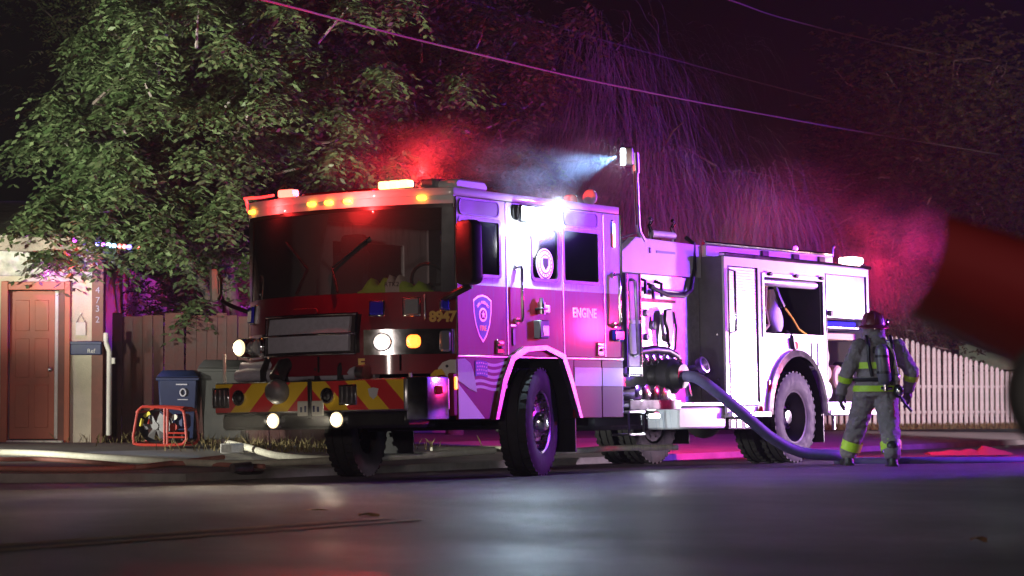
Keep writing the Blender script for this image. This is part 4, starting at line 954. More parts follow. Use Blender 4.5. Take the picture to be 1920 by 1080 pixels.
def leafy(name, loc, s_, rz, label, mt_):
    m = MB(); N = 7; xs = np.linspace(0, 1, N)
    loops = [[(x*s_, -w*s_, .008+.02*abs(math.sin(3*x))), (x*s_, 0, .003+.012*math.sin(5*x)), (x*s_, w*s_, .008+.015*abs(math.cos(4*x))), (x*s_, 0, .012+.015*math.sin(5*x))] for x, w in zip(xs, (.02, .10, .16, .17, .12, .07, .01))]
    m.loft(loops); o = m.build(name, mt_, None, 0, 60); o.location = loc; o.rotation_euler = (0, 0, rz); tag(o, label, 'leaf', 'dead leaves on the road')
ly = mat('dead_leaf_yellow', (.36, .22, .05), .6); lb_ = mat('dead_leaf_brown', (.20, .10, .05), .7)
leafy('dead_leaf', (-1.40, 16.4, .035), .22, .1, 'yellow dead leaf on the road in front of the engine', ly)
leafy('dead_leaf', (-.98, 15.8, .04), .14, -.2, 'brown dead leaf right of the yellow leaf on the road', lb_)
leafy('dead_leaf', (-2.20, 21.1, -.03), .20, .2, 'dead leaf on the road nearest to the bumper', lb_)
leafy('dead_leaf', (2.55, 13.8, .0), .13, .6, 'dead leaf at right on the red lit foreground road', lb_)
tp = MB(); rng = random.Random(3)
loops = []
for i, x in enumerate(np.linspace(0, 1.05, 16)):
    h_ = .05+.09*math.sin(min(1, x/.6)*1.4)*(.7+.3*math.sin(i*1.9)) if x < .65 else (.22-.42*(x-.65))
    loops.append([(x, -.25, 0), (x, -.14, h_*.7+.01*rng.random()), (x, 0, h_), (x, .15, h_*.6), (x, .28, 0)])
o = tp.loft(loops).build('crumpled_tarp', M['tarp'], None, 0, 50); o.location = (5.30, 31.6, .06); o.scale = (1, 1, .6); tag(o, 'crumpled brown tarp lying on the kerb below the white fence', 'tarp')

# ------------------------------------------------------------------ house on the left with the terracotta door
hs = empty('stucco_house', (-6.1, 32, .2)); hs_loc = Vector((-6.1, 32, .2))
tag(hs, 'cream stucco house corner with terracotta door and brown corner post', 'house')
def hbox(name, mt_, x0, x1, y0, y1, z0, z1, par=hs, bevel=.006):     # coordinates in world metres
    return MB().box(x0-hs_loc.x, x1-hs_loc.x, y0-hs_loc.y, y1-hs_loc.y, z0-hs_loc.z, z1-hs_loc.z).build(name, M[mt_] if isinstance(mt_, str) else mt_, par, bevel)
dx0, dx1 = -6.52, -5.785; dz0, dz1 = .23, 2.22
wl_ = MB()
wl_ = grid_panel(-12-hs_loc.x, -5.44-hs_loc.x, 0-.05, 2.62-.2, [(dx0-hs_loc.x, dx1-hs_loc.x, -.05, dz1-.2)], 'y', 0, .18).build('wall', M['stucco'], hs)
hbox('side_wall', 'stucco', -5.62, -5.445, 32.18, 39, .15, 2.62)
hbox('upper_wall', 'plaster', -12, -5.36, 31.97, 32.15, 2.36, 2.70, bevel=.01)
hbox('corner_post', 'post', -5.43, -5.28, 31.93, 32.12, .15, 2.66)
# door with six raised panels, frame, sill
dr = hbox('door', 'door', dx0+.005, -5.93, 32.07, 32.11, dz0+.02, dz1-.05)
for i in (0, 1):
    for z0, z1 in ((.40, .95), (1.05, 1.55), (1.65, 2.05)):
        xa = dx0+.08+i*.25; hbox('door_panel', 'door', xa, xa+.18, 32.062, 32.072, z0, z1, dr, .005)
MB().ell((-5.985-hs_loc.x, 32.03-hs_loc.y, 1.15-.2), .03, .03, .03).build('door_knob', M['steel'], dr)
hbox('door_edge', 'offwhite', -5.928, -5.88, 32.04, 32.10, dz0+.02, dz1-.05)
hbox('door_reveal', 'post', -5.878, -5.788, 32.03, 32.16, dz0, dz1-.03)
hbox('door_frame', 'trim', -6.61, dx0, 31.95, 32.05, dz0-.03, dz1+.07)
hbox('door_frame', 'trim', dx1, -5.715, 31.95, 32.05, dz0-.03, dz1+.07)
hbox('door_head', 'trim', dx0+.002, dx1-.002, 31.955, 32.05, dz1-.04, dz1+.065)
hbox('door_sill', 'offwhite', dx0+.002, dx1-.002, 31.90, 32.10, .16, .235)
hbox('dark_room', 'interior', dx0-.1, dx1+.1, 32.2, 32.22, .1, 2.4)
# roof edge over the wall
rp = MB()
rp.loft([[(-13-hs_loc.x+t*7.9, 31.45-hs_loc.y, 2.84-.2+.02*math.sin(t*40)), (-13-hs_loc.x+t*7.9, 31.45-hs_loc.y, 2.66-.2+.015*math.sin(t*57)), (-13-hs_loc.x+t*7.9, 33.5-hs_loc.y, 2.72-.2), (-13-hs_loc.x+t*7.9, 36.0-hs_loc.y, 3.65-.2)] for t in np.linspace(0, 1, 40)])
rp.build('roof', M['roof'], hs, 0, 50)
# things on the wall
for ch, z in zip('4732', (1.98, 1.85, 1.74, 1.60)):
    text_mesh('house_digit', ch, .115, frame((-5.355-hs_loc.x, 31.925-hs_loc.y, z+.17-.2+.02), (1, 0, 0), (0, 0, 1)), M['hose_grey'], hs, .004)
tg = empty('hanging_plaque', (-5.58, 31.985, 1.72)); tag(tg, 'small pale plaque hung from a string right of the door', 'plaque')
MB().prism(rrect(-.065, .065, -.13, .04, .008), 'y', -.012, .006).build('board', M['offwhite'], tg, .003)
MB().tube([(-.055, -.004, .04), (0, -.008, .15), (.055, -.004, .04)], .004, 5).build('string', M['black'], tg)
MB().cyl((0, -.03, .15), (0, .01, .15), .006, .006, 6).build('nail', M['steel'], tg)
mbx = empty('mailbox', (-5.48, 31.9, 1.42)); tag(mbx, 'dark navy wall box with small pale lettering beside the door', 'mailbox')
MB().box(-.21, .19, -.06, .07, -.085, .085).build('body', M['navy'], mbx, .012)
MB().box(-.215, .195, -.068, -.055, .05, .09).build('lid', M['navy'], mbx, .006)
text_mesh('lettering', 'Ref', .075, frame((.06, -.0615, -.035), (1, 0, 0), (0, 0, 1)), M['offwhite'], mbx, .002)
dp = MB().tube([(-5.24, 31.9, 1.62), (-5.24, 31.9, 1.5), (-5.19, 31.88, 1.38), (-5.19, 31.88, .30)], .035, 10).build('downpipe', M['offwhite']); tag(dp, 'white drain pipe beside the brown corner post', 'pipe')
MB().box(-5.165, -5.115, 31.86, 31.92, 1.22, 1.30).build('pipe_bracket', M['offwhite'], dp, .006)
# lit bulbs strung under the eave
ls = empty('light_string', (-5.1, 31.2, 2.7)); tag(ls, 'string of red, blue and violet bulbs under the eave', 'string lights')
bulbs = [(-5.53, 2.775, 'e_violet', .028), (-5.24, 2.73, 'e_blue', .028), (-5.17, 2.72, 'e_violet', .025), (-5.10, 2.71, 'e_cyan', .035), (-5.03, 2.705, 'e_cyan', .03), (-4.96, 2.70, 'e_redb', .03), (-4.90, 2.695, 'e_redb', .03), (-4.84, 2.69, 'e_blue', .035), (-4.73, 2.69, 'e_redb', .025)]
MB().tube([(x+5.1, .0, z-2.7+.03) for x, z, _, _ in bulbs], .006, 5).build('wire', M['black'], ls)
for x, z, m_, r in bulbs: MB().ell((x+5.1, 0, z-2.7), r, r*.8, r*1.0).build('bulb', M[m_], ls)
lamp('bulb_glow_violet', 'POINT', (-5.95, 31.6, 2.38), 7, (.75, .08, 1), 0.0)
lamp('bulb_glow_blue', 'POINT', (-5.30, 31.5, 2.45), 7, (.3, .15, 1), 0.0)
lamp('bulb_glow_red', 'POINT', (-5.62, 31.4, 2.50), 8, (1, .04, .05), 0.0)

# ------------------------------------------------------------------ wooden board fence behind the bins
fe = empty('board_fence', (-4.2, 32.4, .2)); tag(fe, 'tall weathered red brown board fence behind the bins', 'fence')
bm_ = None; rng = random.Random(5)
variants = []
for k in range(4):
    variants.append(MB().prism(rrect(-.0675, .0675, 0, 1.66+.015*k, .006, 1), 'y', -.01, .012).mesh('board', .003))
    variants[-1].materials.append(M['wood'])
for i in range(24):
    o = bpy.data.objects.new('board', variants[rng.randrange(4)]); col.objects.link(o); o.parent = fe
    o.location = (-.98+i*.138, rng.uniform(-.012, .012), -.01); o.rotation_euler = (0, rad(rng.uniform(-.5, .5)), rad(rng.uniform(-3, 3)))
for z in (.35, 1.30): MB().box(-1.02, 2.25, .02, .06, z, z+.09).build('rail', M['wood'], fe, .004)
for x in (-1.0, 2.2): MB().box(x-.05, x+.05, .07, .17, 0, 1.7).build('post', M['wood'], fe, .006)
# rear house behind the fence
rh = empty('rear_house', (-3.5, 38, .22)); tag(rh, 'dim house with porch beam glowing violet behind board fence', 'house')
def rbox(name, mt_, x0, x1, y0, y1, z0, z1, par=rh): return MB().box(x0+3.5, x1+3.5, y0-38, y1-38, z0-.22, z1-.22).build(name, M[mt_], par, .006)
for k in range(10): rbox('siding_board', 'siding', -7.0, -1.0, 39.4+.006*(k % 2), 39.45, .22+k*.25, .22+(k+1)*.25-.012)
rbox('house_wall', 'siding', -7.0, -1.0, 39.46, 39.6, .22, 2.72)
rbox('porch_beam', 'beam', -5.25, -3.6, 37.9, 38.05, 2.10, 2.20)
rbox('porch_eave', 'siding', -5.6, -1.2, 37.7, 39.5, 2.74, 2.90)
rbox('porch_post', 'beam', -6.2, -6.11, 37.9, 38.0, .22, 2.74)
rbox('porch_post', 'beam', -4.62, -4.52, 37.9, 38.0, .22, 2.74)
rbox('porch_panel', 'beam', -4.52, -4.05, 37.92, 38.0, 1.50, 2.02)
wd_ = rbox('window', 'interior', -5.0, -4.7, 39.36, 39.42, 1.4, 2.0); rbox('window_frame', 'beam', -5.05, -4.65, 39.34, 39.37, 2.0, 2.05, wd_)
rbox('front_door', 'door', -5.75, -5.35, 39.33, 39.41, .22, 2.05)
lamp('porch_violet_spill', 'POINT', (-4.2, 36.9, 2.5), 14, (.55, .06, 1), 0.0)

# ------------------------------------------------------------------ bins and blower
def bin_(loc, w, d, h, mt_, label, emblem=False):
    b = empty('wheeled_bin', loc); tag(b, label, 'bin')
    k = .82
    bd = MB().loft([[(-w*k/2, -d*k/2, .06), (w*k/2, -d*k/2, .06), (w*k/2, d*k/2, .06), (-w*k/2, d*k/2, .06)], [(-w/2, -d/2, h*.9), (w/2, -d/2, h*.9), (w/2, d/2, h*.9), (-w/2, d/2, h*.9)]]).build('body', M[mt_], b, .02)
    MB().box(-w/2-.02, w/2+.02, -d/2-.02, d/2+.02, h*.86, h*.90).build('rim', M[mt_], b, .008)
    MB().loft([[(-w/2-.02, -d/2-.03, h*.905), (w/2+.02, -d/2-.03, h*.905), (w/2+.02, d/2+.02, h*.905), (-w/2-.02, d/2+.02, h*.905)], [(-w/2+.05, -d/2+.05, h), (w/2-.05, -d/2+.05, h), (w/2-.05, d/2-.02, h), (-w/2+.05, d/2-.02, h)]]).build('lid', M[mt_], b, .012)
    for s_ in (-1, 1): MB().cyl((s_*w*.38, d*.42, .07), (s_*w*.47, d*.42, .07), .07, .07, 14).build('wheel', M['black'], b)
    MB().cyl((-w*.3, d/2+.05, h*.88), (w*.3, d/2+.05, h*.88), .016, .016, 8).build('handle', M[mt_], b)
    if emblem:
        y = -d/2+.012
        e_ = MB().box(-.02, .12, y-.022, y-.014, h*.80, h*.815).build('label_line', M['hose_grey'], b)
        ringp = [(.07+.035*math.cos(t), y-.02+.003, h*.70+.045*math.sin(t)) for t in np.linspace(0, 2*math.pi, 16)]
        MB().tube(ringp, .010, 6).build('label_ring', M['hose_grey'], b)
        MB().box(.0, .13, y-.010, y-.002, h*.60, h*.61).build('label_line', M['hose_grey'], b)
    return b
bin_((-4.17, 31.1, .2), .50, .5, .93, 'bin_blue', 'blue wheeled recycling bin with pale round mark', True)
bin_((-3.62, 31.2, .2), .58, .55, 1.06, 'bin_grey', 'dark grey wheeled bin next to the blue bin')
bw = empty('blower_fan', (-4.17, 29.85, .195), rad(-14)); tag(bw, 'red tube framed portable blower fan with yellow shroud sections', 'blower')
M['redtube'] = mat('red_tube_paint', (.34, .03, .02), .35, coat=.3)
M['shroud'] = mat('yellow_shroud', (.62, .55, .05), .45)
def rect_tube(y, nm):
    pts = [(-.34, y, .12), (-.33, y, .08), (-.28, y, .03), (.24, y, .03), (.32, y, .07), (.34, y, .12), (.31, y, .40), (.27, y, .45), (.20, y, .465), (-.18, y, .485), (-.25, y, .46), (-.29, y, .40), (-.34, y, .12)]
    MB().tube(smooth_path(pts, 3), .018, 8, False).build(nm, M['redtube'], bw)
rect_tube(-.2, 'frame_loop'); rect_tube(.2, 'frame_loop')
for x, z in ((-.30, .42), (.29, .44), (-.31, .05), (.30, .05)): MB().tube([(x, -.2, z), (x, .2, z)], .016, 8).build('cross_tube', M['redtube'], bw)
for x in (.06, .10): MB().tube([(x, -.2, .035), (x, -.2, .47)], .016, 8).build('upright_tube', M['redtube'], bw)
for z in (.12, .17): MB().tube([(.1, -.2, z), (.32, -.2, z)], .012, 8).build('guard_tube', M['redtube'], bw)
# fan shroud, blades and motor
sh_m = MB()
sh_m.loft([[(-.10+r*math.cos(t), y, .25+r*math.sin(t)) for r, y in ((.185, -.09), (.2, -.12), (.2, .10), (.185, .10))] for t in np.linspace(0, 2*math.pi, 33)], cap=False)
sh_m.build('fan_shroud', M['black'], bw)
for t0 in (110, 150):
    MB().loft([[(-.10+r*math.cos(rad(t)), y, .25+r*math.sin(rad(t))) for r, y in ((.15, -.13), (.19, -.135), (.19, -.12), (.15, -.12))] for t in np.linspace(t0, t0+30, 8)]).build('shroud_sticker', M['shroud'], bw)
for k in range(6):
    t = rad(60*k); c, s_ = math.cos(t), math.sin(t)
    MB().add([(-.10+.03*c-.02*s_, -.07, .25+.03*s_+.02*c), (-.10+.16*c-.05*s_, -.05, .25+.16*s_+.05*c), (-.10+.16*c+.03*s_, -.09, .25+.16*s_-.03*c), (-.10+.03*c+.02*s_, -.08, .25+.03*s_-.02*c)], [(0,1,2,3)]).build('fan_blade', M['grey'], bw, 0, 0)
MB().cyl((-.10, -.11, .25), (-.10, .02, .25), .045, .06, 14).build('fan_hub', M['grey'], bw)
MB().cyl((.03, -.10, .27), (.03, .12, .27), .10, .10, 16).build('motor', M['grey'], bw)
MB().box(.13, .28, -.12, .12, .22, .40).build('fuel_tank', M['navy'], bw, .03)
MB().cyl((.17, -.16, .36), (.17, -.10, .36), .035, .03, 12).build('fuel_cap', M['offwhite'], bw)
MB().box(.12, .27, -.1, .1, .06, .20).build('engine_block', M['black'], bw, .02)
MB().cyl((.15, -.15, .24), (.15, -.1, .24), .05, .05, 14).build('starter', M['redtube'], bw)

# ------------------------------------------------------------------ white picket fence on the right and the shed beyond
pf = empty('picket_fence', (7.7, 46.1, .2)); pfl = Vector((7.7, 46.1, .2)); tag(pf, 'white picket fence stepping down to the right beyond the firefighter', 'fence')
f0, f1 = Vector((5.45, 44.8, .2)), Vector((10.0, 47.45, .2)); fd_ = (f1-f0).normalized(); fl_ = (f1-f0).length
for i in range(int(fl_/.128)):
    p = f0+fd_*(i*.128); h_ = np.interp(p.x, [5.4, 7.2, 9.45, 10], [1.80, 1.70, 1.08, 1.0])+.015*rng.uniform(-1, 1)
    mb_ = MB().prism([(-.04, 0), (.04, 0), (.04, h_-.05), (.028, h_-.015), (0, h_), (-.028, h_-.015), (-.04, h_-.05)], 'y', -.011, .011)
    o = mb_.build('picket', M['fence_white'], pf, .003); o.location = p-pfl; o.rotation_euler = (0, rad(rng.uniform(-.7, .7)), math.atan2(fd_.y, fd_.x)+rad(rng.uniform(-2, 2)))
for z in (.30, .78):
    MB().tube([f0-pfl+Vector((0, .04, z)), f1-pfl+Vector((0, .04, z))], .03, 4).build('rail', M['fence_white'], pf)
sd_ = empty('garden_shed', (11.6, 60, .3)); tag(sd_, 'small pale shed with sloping roof seen over the picket fence', 'shed')
MB().prism([(-.75, 0), (.75, 0), (.75, 1.35), (-.75, 1.85)], 'y', 0, 2).build('wall', M['offwhite'], sd_, .01)
MB().prism([(-.85, 1.87), (.85, 1.30), (.85, 1.36), (-.85, 1.93)], 'y', -.15, 2.2).build('roof', M['dark'], sd_, .01)
MB().box(-.74, .74, -.02, -.002, 1.10, 1.14).build('wall_batten', M['dark'], sd_)
lamp('shed_yard_light', 'POINT', (11.4, 57.5, 1.9), 26, (.85, 1, .75), 0.0)

# ------------------------------------------------------------------ blurred red panel close to the camera at the right edge
rp_ = empty('red_panel', (.95, 5.0, .55)); tag(rp_, 'large blurred red slanted panel jutting in at the right edge', 'panel')
rows_ = []
for k, t in enumerate((0, .04, .25, .5, .75, .95, 1.0)):
    # upper edge, then bulging forward and rolling under towards the lower edge
    top_e = [Vector((.880, 0, 1.178)), Vector((1.04, 0, 1.133)), Vector((1.50, 0, 1.007))]; bot_e = [Vector((.852, 0, .983)), Vector((1.03, 0, .902)), Vector((1.50, 0, .69))]
    bul = {0: .02, .04: -.01, .25: -.03, .5: -.01, .75: .10, .95: .26, 1.0: .32}[t]
    rows_.append([(a_.lerp(b_, t).x-.95, bul+.03*i, a_.lerp(b_, t).z-.55) for i, (a_, b_) in enumerate(zip(top_e, bot_e))])
nk = len(rows_); vs_ = [p for r in rows_ for p in r] + [(p[0]+.012, p[1]+.014, p[2]) for r in rows_ for p in r]; nn = 3*nk; fs_ = []
for k in range(nk-1):
    for i in range(2):
        q = (k*3+i, k*3+i+1, k*3+i+4, k*3+i+3); fs_ += [q, tuple(nn+j for j in reversed(q))]
for k in range(nk-1): fs_ += [(k*3, k*3+3, k*3+3+nn, k*3+nn), (k*3+2, k*3+2+nn, k*3+5+nn, k*3+5)]
for i in range(2): fs_ += [(i, i+nn, i+1+nn, i+1), (nn-3+i, nn-2+i, 2*nn-2+i, 2*nn-3+i)]
MB().add(vs_, fs_).build('slanted_panel', M['redpanel'], rp_, 0, 50)
MB().lathe([(.02, -.06), (.11, -.05), (.125, 0), (.11, .05), (.02, .06)], (.172, 0, .265), 'y', 28).build('round_buffer', M['rubber'], rp_)
MB().box(.155, .19, -.02, .02, -.55, .20).build('stand', M['black'], rp_)

# ------------------------------------------------------------------ trees
def mesh_np(name, verts, faces, mt_, parent):
    me = bpy.data.meshes.new(name); nv, nf, k = len(verts), len(faces), faces.shape[1]
    me.vertices.add(nv); me.vertices.foreach_set('co', verts.astype(np.float32).ravel())
    me.loops.add(nf*k); me.loops.foreach_set('vertex_index', faces.astype(np.int32).ravel())
    me.polygons.add(nf); me.polygons.foreach_set('loop_start', np.arange(0, nf*k, k, dtype=np.int32))
    me.polygons.foreach_set('loop_total', np.full(nf, k, dtype=np.int32))
    me.update(calc_edges=True); me.validate()
    me.materials.append(mt_)
    o = bpy.data.objects.new(name, me); col.objects.link(o); o.parent = parent
    return o
def branches(base, height, r0, rng, crown_c, crown_r, n_limb=9, lean=(0, 0)):
    """trunk + limbs + twigs; returns MB and twig tips"""
    m = MB(); tips = []
    top_ = np.array([base[0]+lean[0], base[1]+lean[1], base[2]+height])
    b = np.array(base, float); trunk = []
    for k in range(9):
        t = k/8; p = b+(top_-b)*t+np.array([math.sin(t*5)*.08, math.cos(t*4)*.08, 0]); trunk.append(p)
    m.tube([tuple(p) for p in trunk], [r0*(1-.75*k/8) for k in range(9)], 10)
    for i in range(n_limb):
        t = .25+.7*i/n_limb; s_ = b+(top_-b)*t
        d = rng.normal(size=3); d[2] = abs(d[2])*.5; d /= np.linalg.norm(d)
        e = np.array(crown_c)+d*np.array(crown_r)*rng.uniform(.55, .85)
        mid = (s_+e)/2+np.array([0, 0, .3])
        pts = smooth_path([s_, mid, e], 4); m.tube(pts, [r0*.45*(1-.85*k/(len(pts)-1)) for k in range(len(pts))], 7)
        for j in range(5):
            q = np.array(pts[rng.integers(3, len(pts))]); dd = rng.normal(size=3); dd[2] = dd[2]*.5+.2; dd /= np.linalg.norm(dd)
            e2 = q+dd*rng.uniform(.5, 1.2); mid2 = (q+e2)/2+np.array([0, 0, .08])
            m.tube([tuple(q), tuple(mid2), tuple(e2)], [.022, .014, .006], 5); tips.append(e2)
    return m, tips
def pinnate(rng, centers, per, droop=.6, L=.30, lw=.035, ll=.085, spread=.3, nl=6):
    """compound leaves: a drooping stalk with paired leaflets, as quads"""
    N = len(centers)*per
    c = np.repeat(np.array(centers), per, 0) + rng.normal(size=(N, 3))*spread
    az = rng.uniform(0, 2*np.pi, N); d = np.stack([np.cos(az), np.sin(az), np.full(N, .15)+rng.normal(size=N)*.25], 1); d /= np.linalg.norm(d, axis=1, keepdims=True)
    side = np.cross(d, [0, 0, 1]); side /= np.linalg.norm(side, axis=1, keepdims=True)
    Ls = L*rng.uniform(.6, 1.25, N)[:, None]
    V = []
    for k in range(nl):
        t = (k+.6)/nl
        for s_ in (-1, 1):
            p = c + d*Ls*t + np.array([0, 0, -1.0])*Ls*droop*t*t
            out = side*s_*.85 + d*.35 + np.array([0, 0, -.45]) + rng.normal(size=(N, 3))*.15
            out /= np.linalg.norm(out, axis=1, keepdims=True)
            wv = d*.9 + rng.normal(size=(N, 3))*.25 + np.array([0, 0, -.3]); wv -= out*np.sum(wv*out, 1, keepdims=True); wv /= np.linalg.norm(wv, axis=1, keepdims=True)
            l_ = ll*rng.uniform(.8, 1.2, N)[:, None]; w_ = lw*.5
            V.append(np.stack([p, p+out*l_*.5+wv*w_, p+out*l_, p+out*l_*.5-wv*w_], 1))
    V = np.concatenate(V, 0).reshape(-1, 3)
    return V, np.arange(len(V)).reshape(-1, 4)
def clump_points(rng, c, r, n, shell=.55, zmin=None):
    P = rng.normal(size=(n*4, 3)); P /= np.linalg.norm(P, axis=1, keepdims=True)
    P *= (shell+(1-shell)*rng.uniform(0, 1, (len(P), 1)))
    # lumpy radius
    f = 1+.22*np.sin(P[:, 0]*5+c[0])*np.cos(P[:, 2]*6)+.18*np.sin(P[:, 1]*7+P[:, 2]*4)
    P = P*f[:, None]*np.array(r)+np.array(c)
    if zmin is not None: P = P[P[:, 2] > zmin]
    md = .9*(r[0]*r[1]*r[2]/n)**(1/3); keep = np.empty((n, 3)); k = 0
    for p in P:
        if k == 0 or np.min(np.sum((keep[:k]-p)**2, 1)) > md*md: keep[k] = p; k += 1
        if k >= n: break
    return keep[:k]
def leaf_tree(name, label, base, height, r0, crowns, per, seed, mt_, lean=(0, 0), leafkw={}, bark='bark', ncl=60, group=None):
    rng = np.random.default_rng(seed); t = empty(name, base); tag(t, label, 'tree', group); b = np.array(base)
    c0, rr0 = crowns[0][:3], crowns[0][3:6]
    m, tips = branches(base, height, r0, rng, c0, rr0, lean=lean)
    tm = m.build('trunk', M[bark], t, 0, 60); tm.location = -b
    pts = []
    for cr in crowns: pts.append(clump_points(rng, cr[:3], cr[3:6], cr[6], cr[7] if len(cr) > 7 else .55))
    tips = np.array(tips); tips = tips[tips[:, 2] > min(2.9, base[2]+height*.6)] if name == 'leafy_tree' else tips
    pts = np.concatenate(pts+[tips])
    # thin twigs carrying the clumps
    tw = MB()
    cen = np.array(c0)
    for p in pts[::3]:
        q = p+(cen-p)*.22+np.array([0, 0, -.12]); tw.tube([tuple(q), tuple((p+q)/2+rng.normal(size=3)*.05), tuple(p)], [.022, .015, .006], 4)
    o = tw.build('twigs', M['palebark'], t, 0, 0); o.location = -b; o['kind'] = 'stuff'
    V, F = pinnate(rng, pts, per, **leafkw)
    o = mesh_np('crown', V-b, F, M[mt_], t); return t
leaf_tree('leafy_tree', 'large green tree with drooping compound leaves over the stucco house', (-3.75, 34.2, .2), 4.2, .16,
          [(-4.3, 32.6, 4.0, 2.3, 1.6, 1.55, 62, .62), (-4.9, 31.5, 3.2, 1.4, .7, .65, 24, .3), (-3.6, 33.6, 5.4, 2.6, 1.8, 1.6, 56, .55)], 27, 11, 'leaf1', lean=(-.35, -.4), leafkw=dict(L=.40, lw=.055, ll=.13, spread=.07, droop=1.1))
leaf_tree('leafy_tree', 'olive green tree rising behind the cab roof of the engine', (-.9, 38.5, .2), 4.2, .15,
          [(-1.3, 37.0, 4.3, 1.9, 1.5, 1.5, 95, .4), (-1.6, 38.0, 6.2, 2.6, 1.6, 1.6, 80, .4), (-.3, 36.8, 3.6, 1.1, .9, .8, 36, .3)], 24, 23, 'leaf2', leafkw=dict(L=.40, lw=.052, ll=.125, spread=.12, droop=.9))
leaf_tree('leafy_tree', 'tall dark green tree in the upper left behind the front tree', (-5.5, 41, .2), 5, .18,
          [(-5.0, 40, 6.5, 3.2, 1.5, 2.2, 130, .4), (-2.5, 41, 7.0, 2.6, 1.5, 2.0, 90, .4)], 22, 37, 'leaf2', leafkw=dict(L=.36, ll=.10))
leaf_tree('leafy_tree', 'dark brown green tree at the upper right above the red panel', (8.6, 50, .2), 5, .2,
          [(8.7, 49, 6.0, 2.5, 1.8, 2.2, 170, .35), (10.6, 49.5, 5.2, 1.8, 1.5, 1.9, 90, .35), (7.2, 48.5, 5.4, 1.4, 1.3, 1.6, 70, .35), (9.4, 48.6, 3.9, 1.6, 1.2, 1.0, 60, .3)], 26, 41, 'leaf3', leafkw=dict(L=.22, ll=.09, lw=.06, droop=.3, nl=5))
leaf_tree('leafy_shrub', 'low shrub lit red behind the rear corner of the engine', (7.3, 48.5, .2), 1.6, .06,
          [(7.2, 48.3, 2.6, .75, .7, .9, 60, .3), (8.2, 49.2, 2.0, .9, .7, .9, 50, .3)], 22, 43, 'leaf3', leafkw=dict(L=.18, ll=.08, lw=.05, droop=.3, nl=5))
leaf_tree('leafy_shrub', 'small dull shrub hanging over the board fence', (-4.62, 35.6, .2), 1.2, .04,
          [(-4.6, 35.3, 2.05, .28, .3, .28, 26, .2)], 14, 47, 'leaf3', leafkw=dict(L=.15, ll=.06, lw=.03, nl=5))
# weeping bare tree behind the pump and body
def weeping(name, label, base, crowns, seed, nstr):
    rng = np.random.default_rng(seed); t = empty(name, base); tag(t, label, 'tree'); b = np.array(base)
    m, tips = branches(base, 4.6, .17, rng, crowns[0][:3], crowns[0][3:6], 10)
    tm = m.build('trunk', M['bark'], t, 0, 60); tm.location = -b
    V = []; F = []; nv = 0; S = 7
    for cr in crowns:
        N = int(nstr*cr[6]); P = rng.normal(size=(N, 3)); P /= np.linalg.norm(P, axis=1, keepdims=True); P *= .3+.7*rng.uniform(size=(N, 1))
        P *= (1+.22*np.sin(P[:, :1]*5)*np.cos(P[:, 2:]*6)); P = P*np.array(cr[3:6])+np.array(cr[:3])
        out = P-np.array(cr[:3]); out[:, 2] = 0; out /= np.linalg.norm(out, axis=1, keepdims=True)+1e-6
        L = rng.uniform(.7, 2.0, (N, 1)); td = rng.normal(size=(N, 3))*.14; u = np.stack([-out[:, 1], out[:, 0], 0*out[:, 0]], 1); w = rng.uniform(.003, .0065, (N, 1))
        ph = rng.uniform(0, 6, (N, 3)); fq = rng.uniform(3, 7, (N, 1)); up = np.array([0, 0, 1.0]); rows_ = []
        for k in range(S+1):
            tt = k/S; q = P+out*L*.45*tt+td*tt+up*(.25*tt-L*tt*tt)+.09*tt*np.sin(ph+tt*fq)+rng.normal(size=(N, 3))*.018
            rows_.append(np.stack([q-u*w*(1-.7*tt), q+u*w*(1-.7*tt)], 1))
        A_ = np.concatenate(rows_, 1)                      # N x 2(S+1) x 3
        base_ = nv+np.arange(N)[:, None]*2*(S+1)
        for k in range(S): F.append(np.concatenate([base_+2*k, base_+2*k+1, base_+2*k+3, base_+2*k+2], 1))
        V.append(A_.reshape(-1, 3)); nv += N*2*(S+1)
    V = np.concatenate(V); F = np.concatenate(F)
    o = mesh_np('hanging_twigs', np.array(V)-b, np.array(F), M['twig'], t); return t
weeping('weeping_tree', 'bare weeping tree with thin hanging twigs lit violet behind the pump', (2.9, 41.5, .2), [(2.2, 40.5, 4.4, 2.3, 1.4, 1.2, .45), (4.1, 40.5, 3.7, 1.2, 1.0, 1.0, .35), (1.4, 41, 6.0, 2.6, 1.4, 1.4, .3), (6.3, 44, 3.0, .9, .8, 1.0, .1)], 53, 6500)

# ------------------------------------------------------------------ overhead cables
def cable(pts, r, label): 
    o = MB().tube(smooth_path(pts, 6), r, 6).build('overhead_cable', M['cable'], None, 0, 60); tag(o, label, 'cable', 'overhead cables')
cable([(-6.5, 15.5, 4.55), (-2.5, 24.0, 4.69), (-2.05, 26.2, 4.87), (-1.36, 30.6, 5.28), (0.0, 32.8, 5.25), (1.06, 35.0, 5.30), (2.74, 37.2, 5.255), (4.18, 39.4, 5.28), (5.68, 41.6, 5.30), (9.5, 48, 5.5)], .012, 'brightest overhead cable sloping across the picture above the engine')
cable([(-6, 36, 8.0), (-.95, 40, 7.29), (2.29, 44, 6.98), (6.93, 50, 6.68), (12, 56, 6.5)], .012, 'faint overhead cable just above the brightest one')
cable([(0, 37, 7.7), (3.3, 40, 7.32), (4.65, 42, 7.25), (7.54, 47, 7.45), (12, 54, 7.8)], .012, 'faint overhead cable crossing the upper right dark tree')

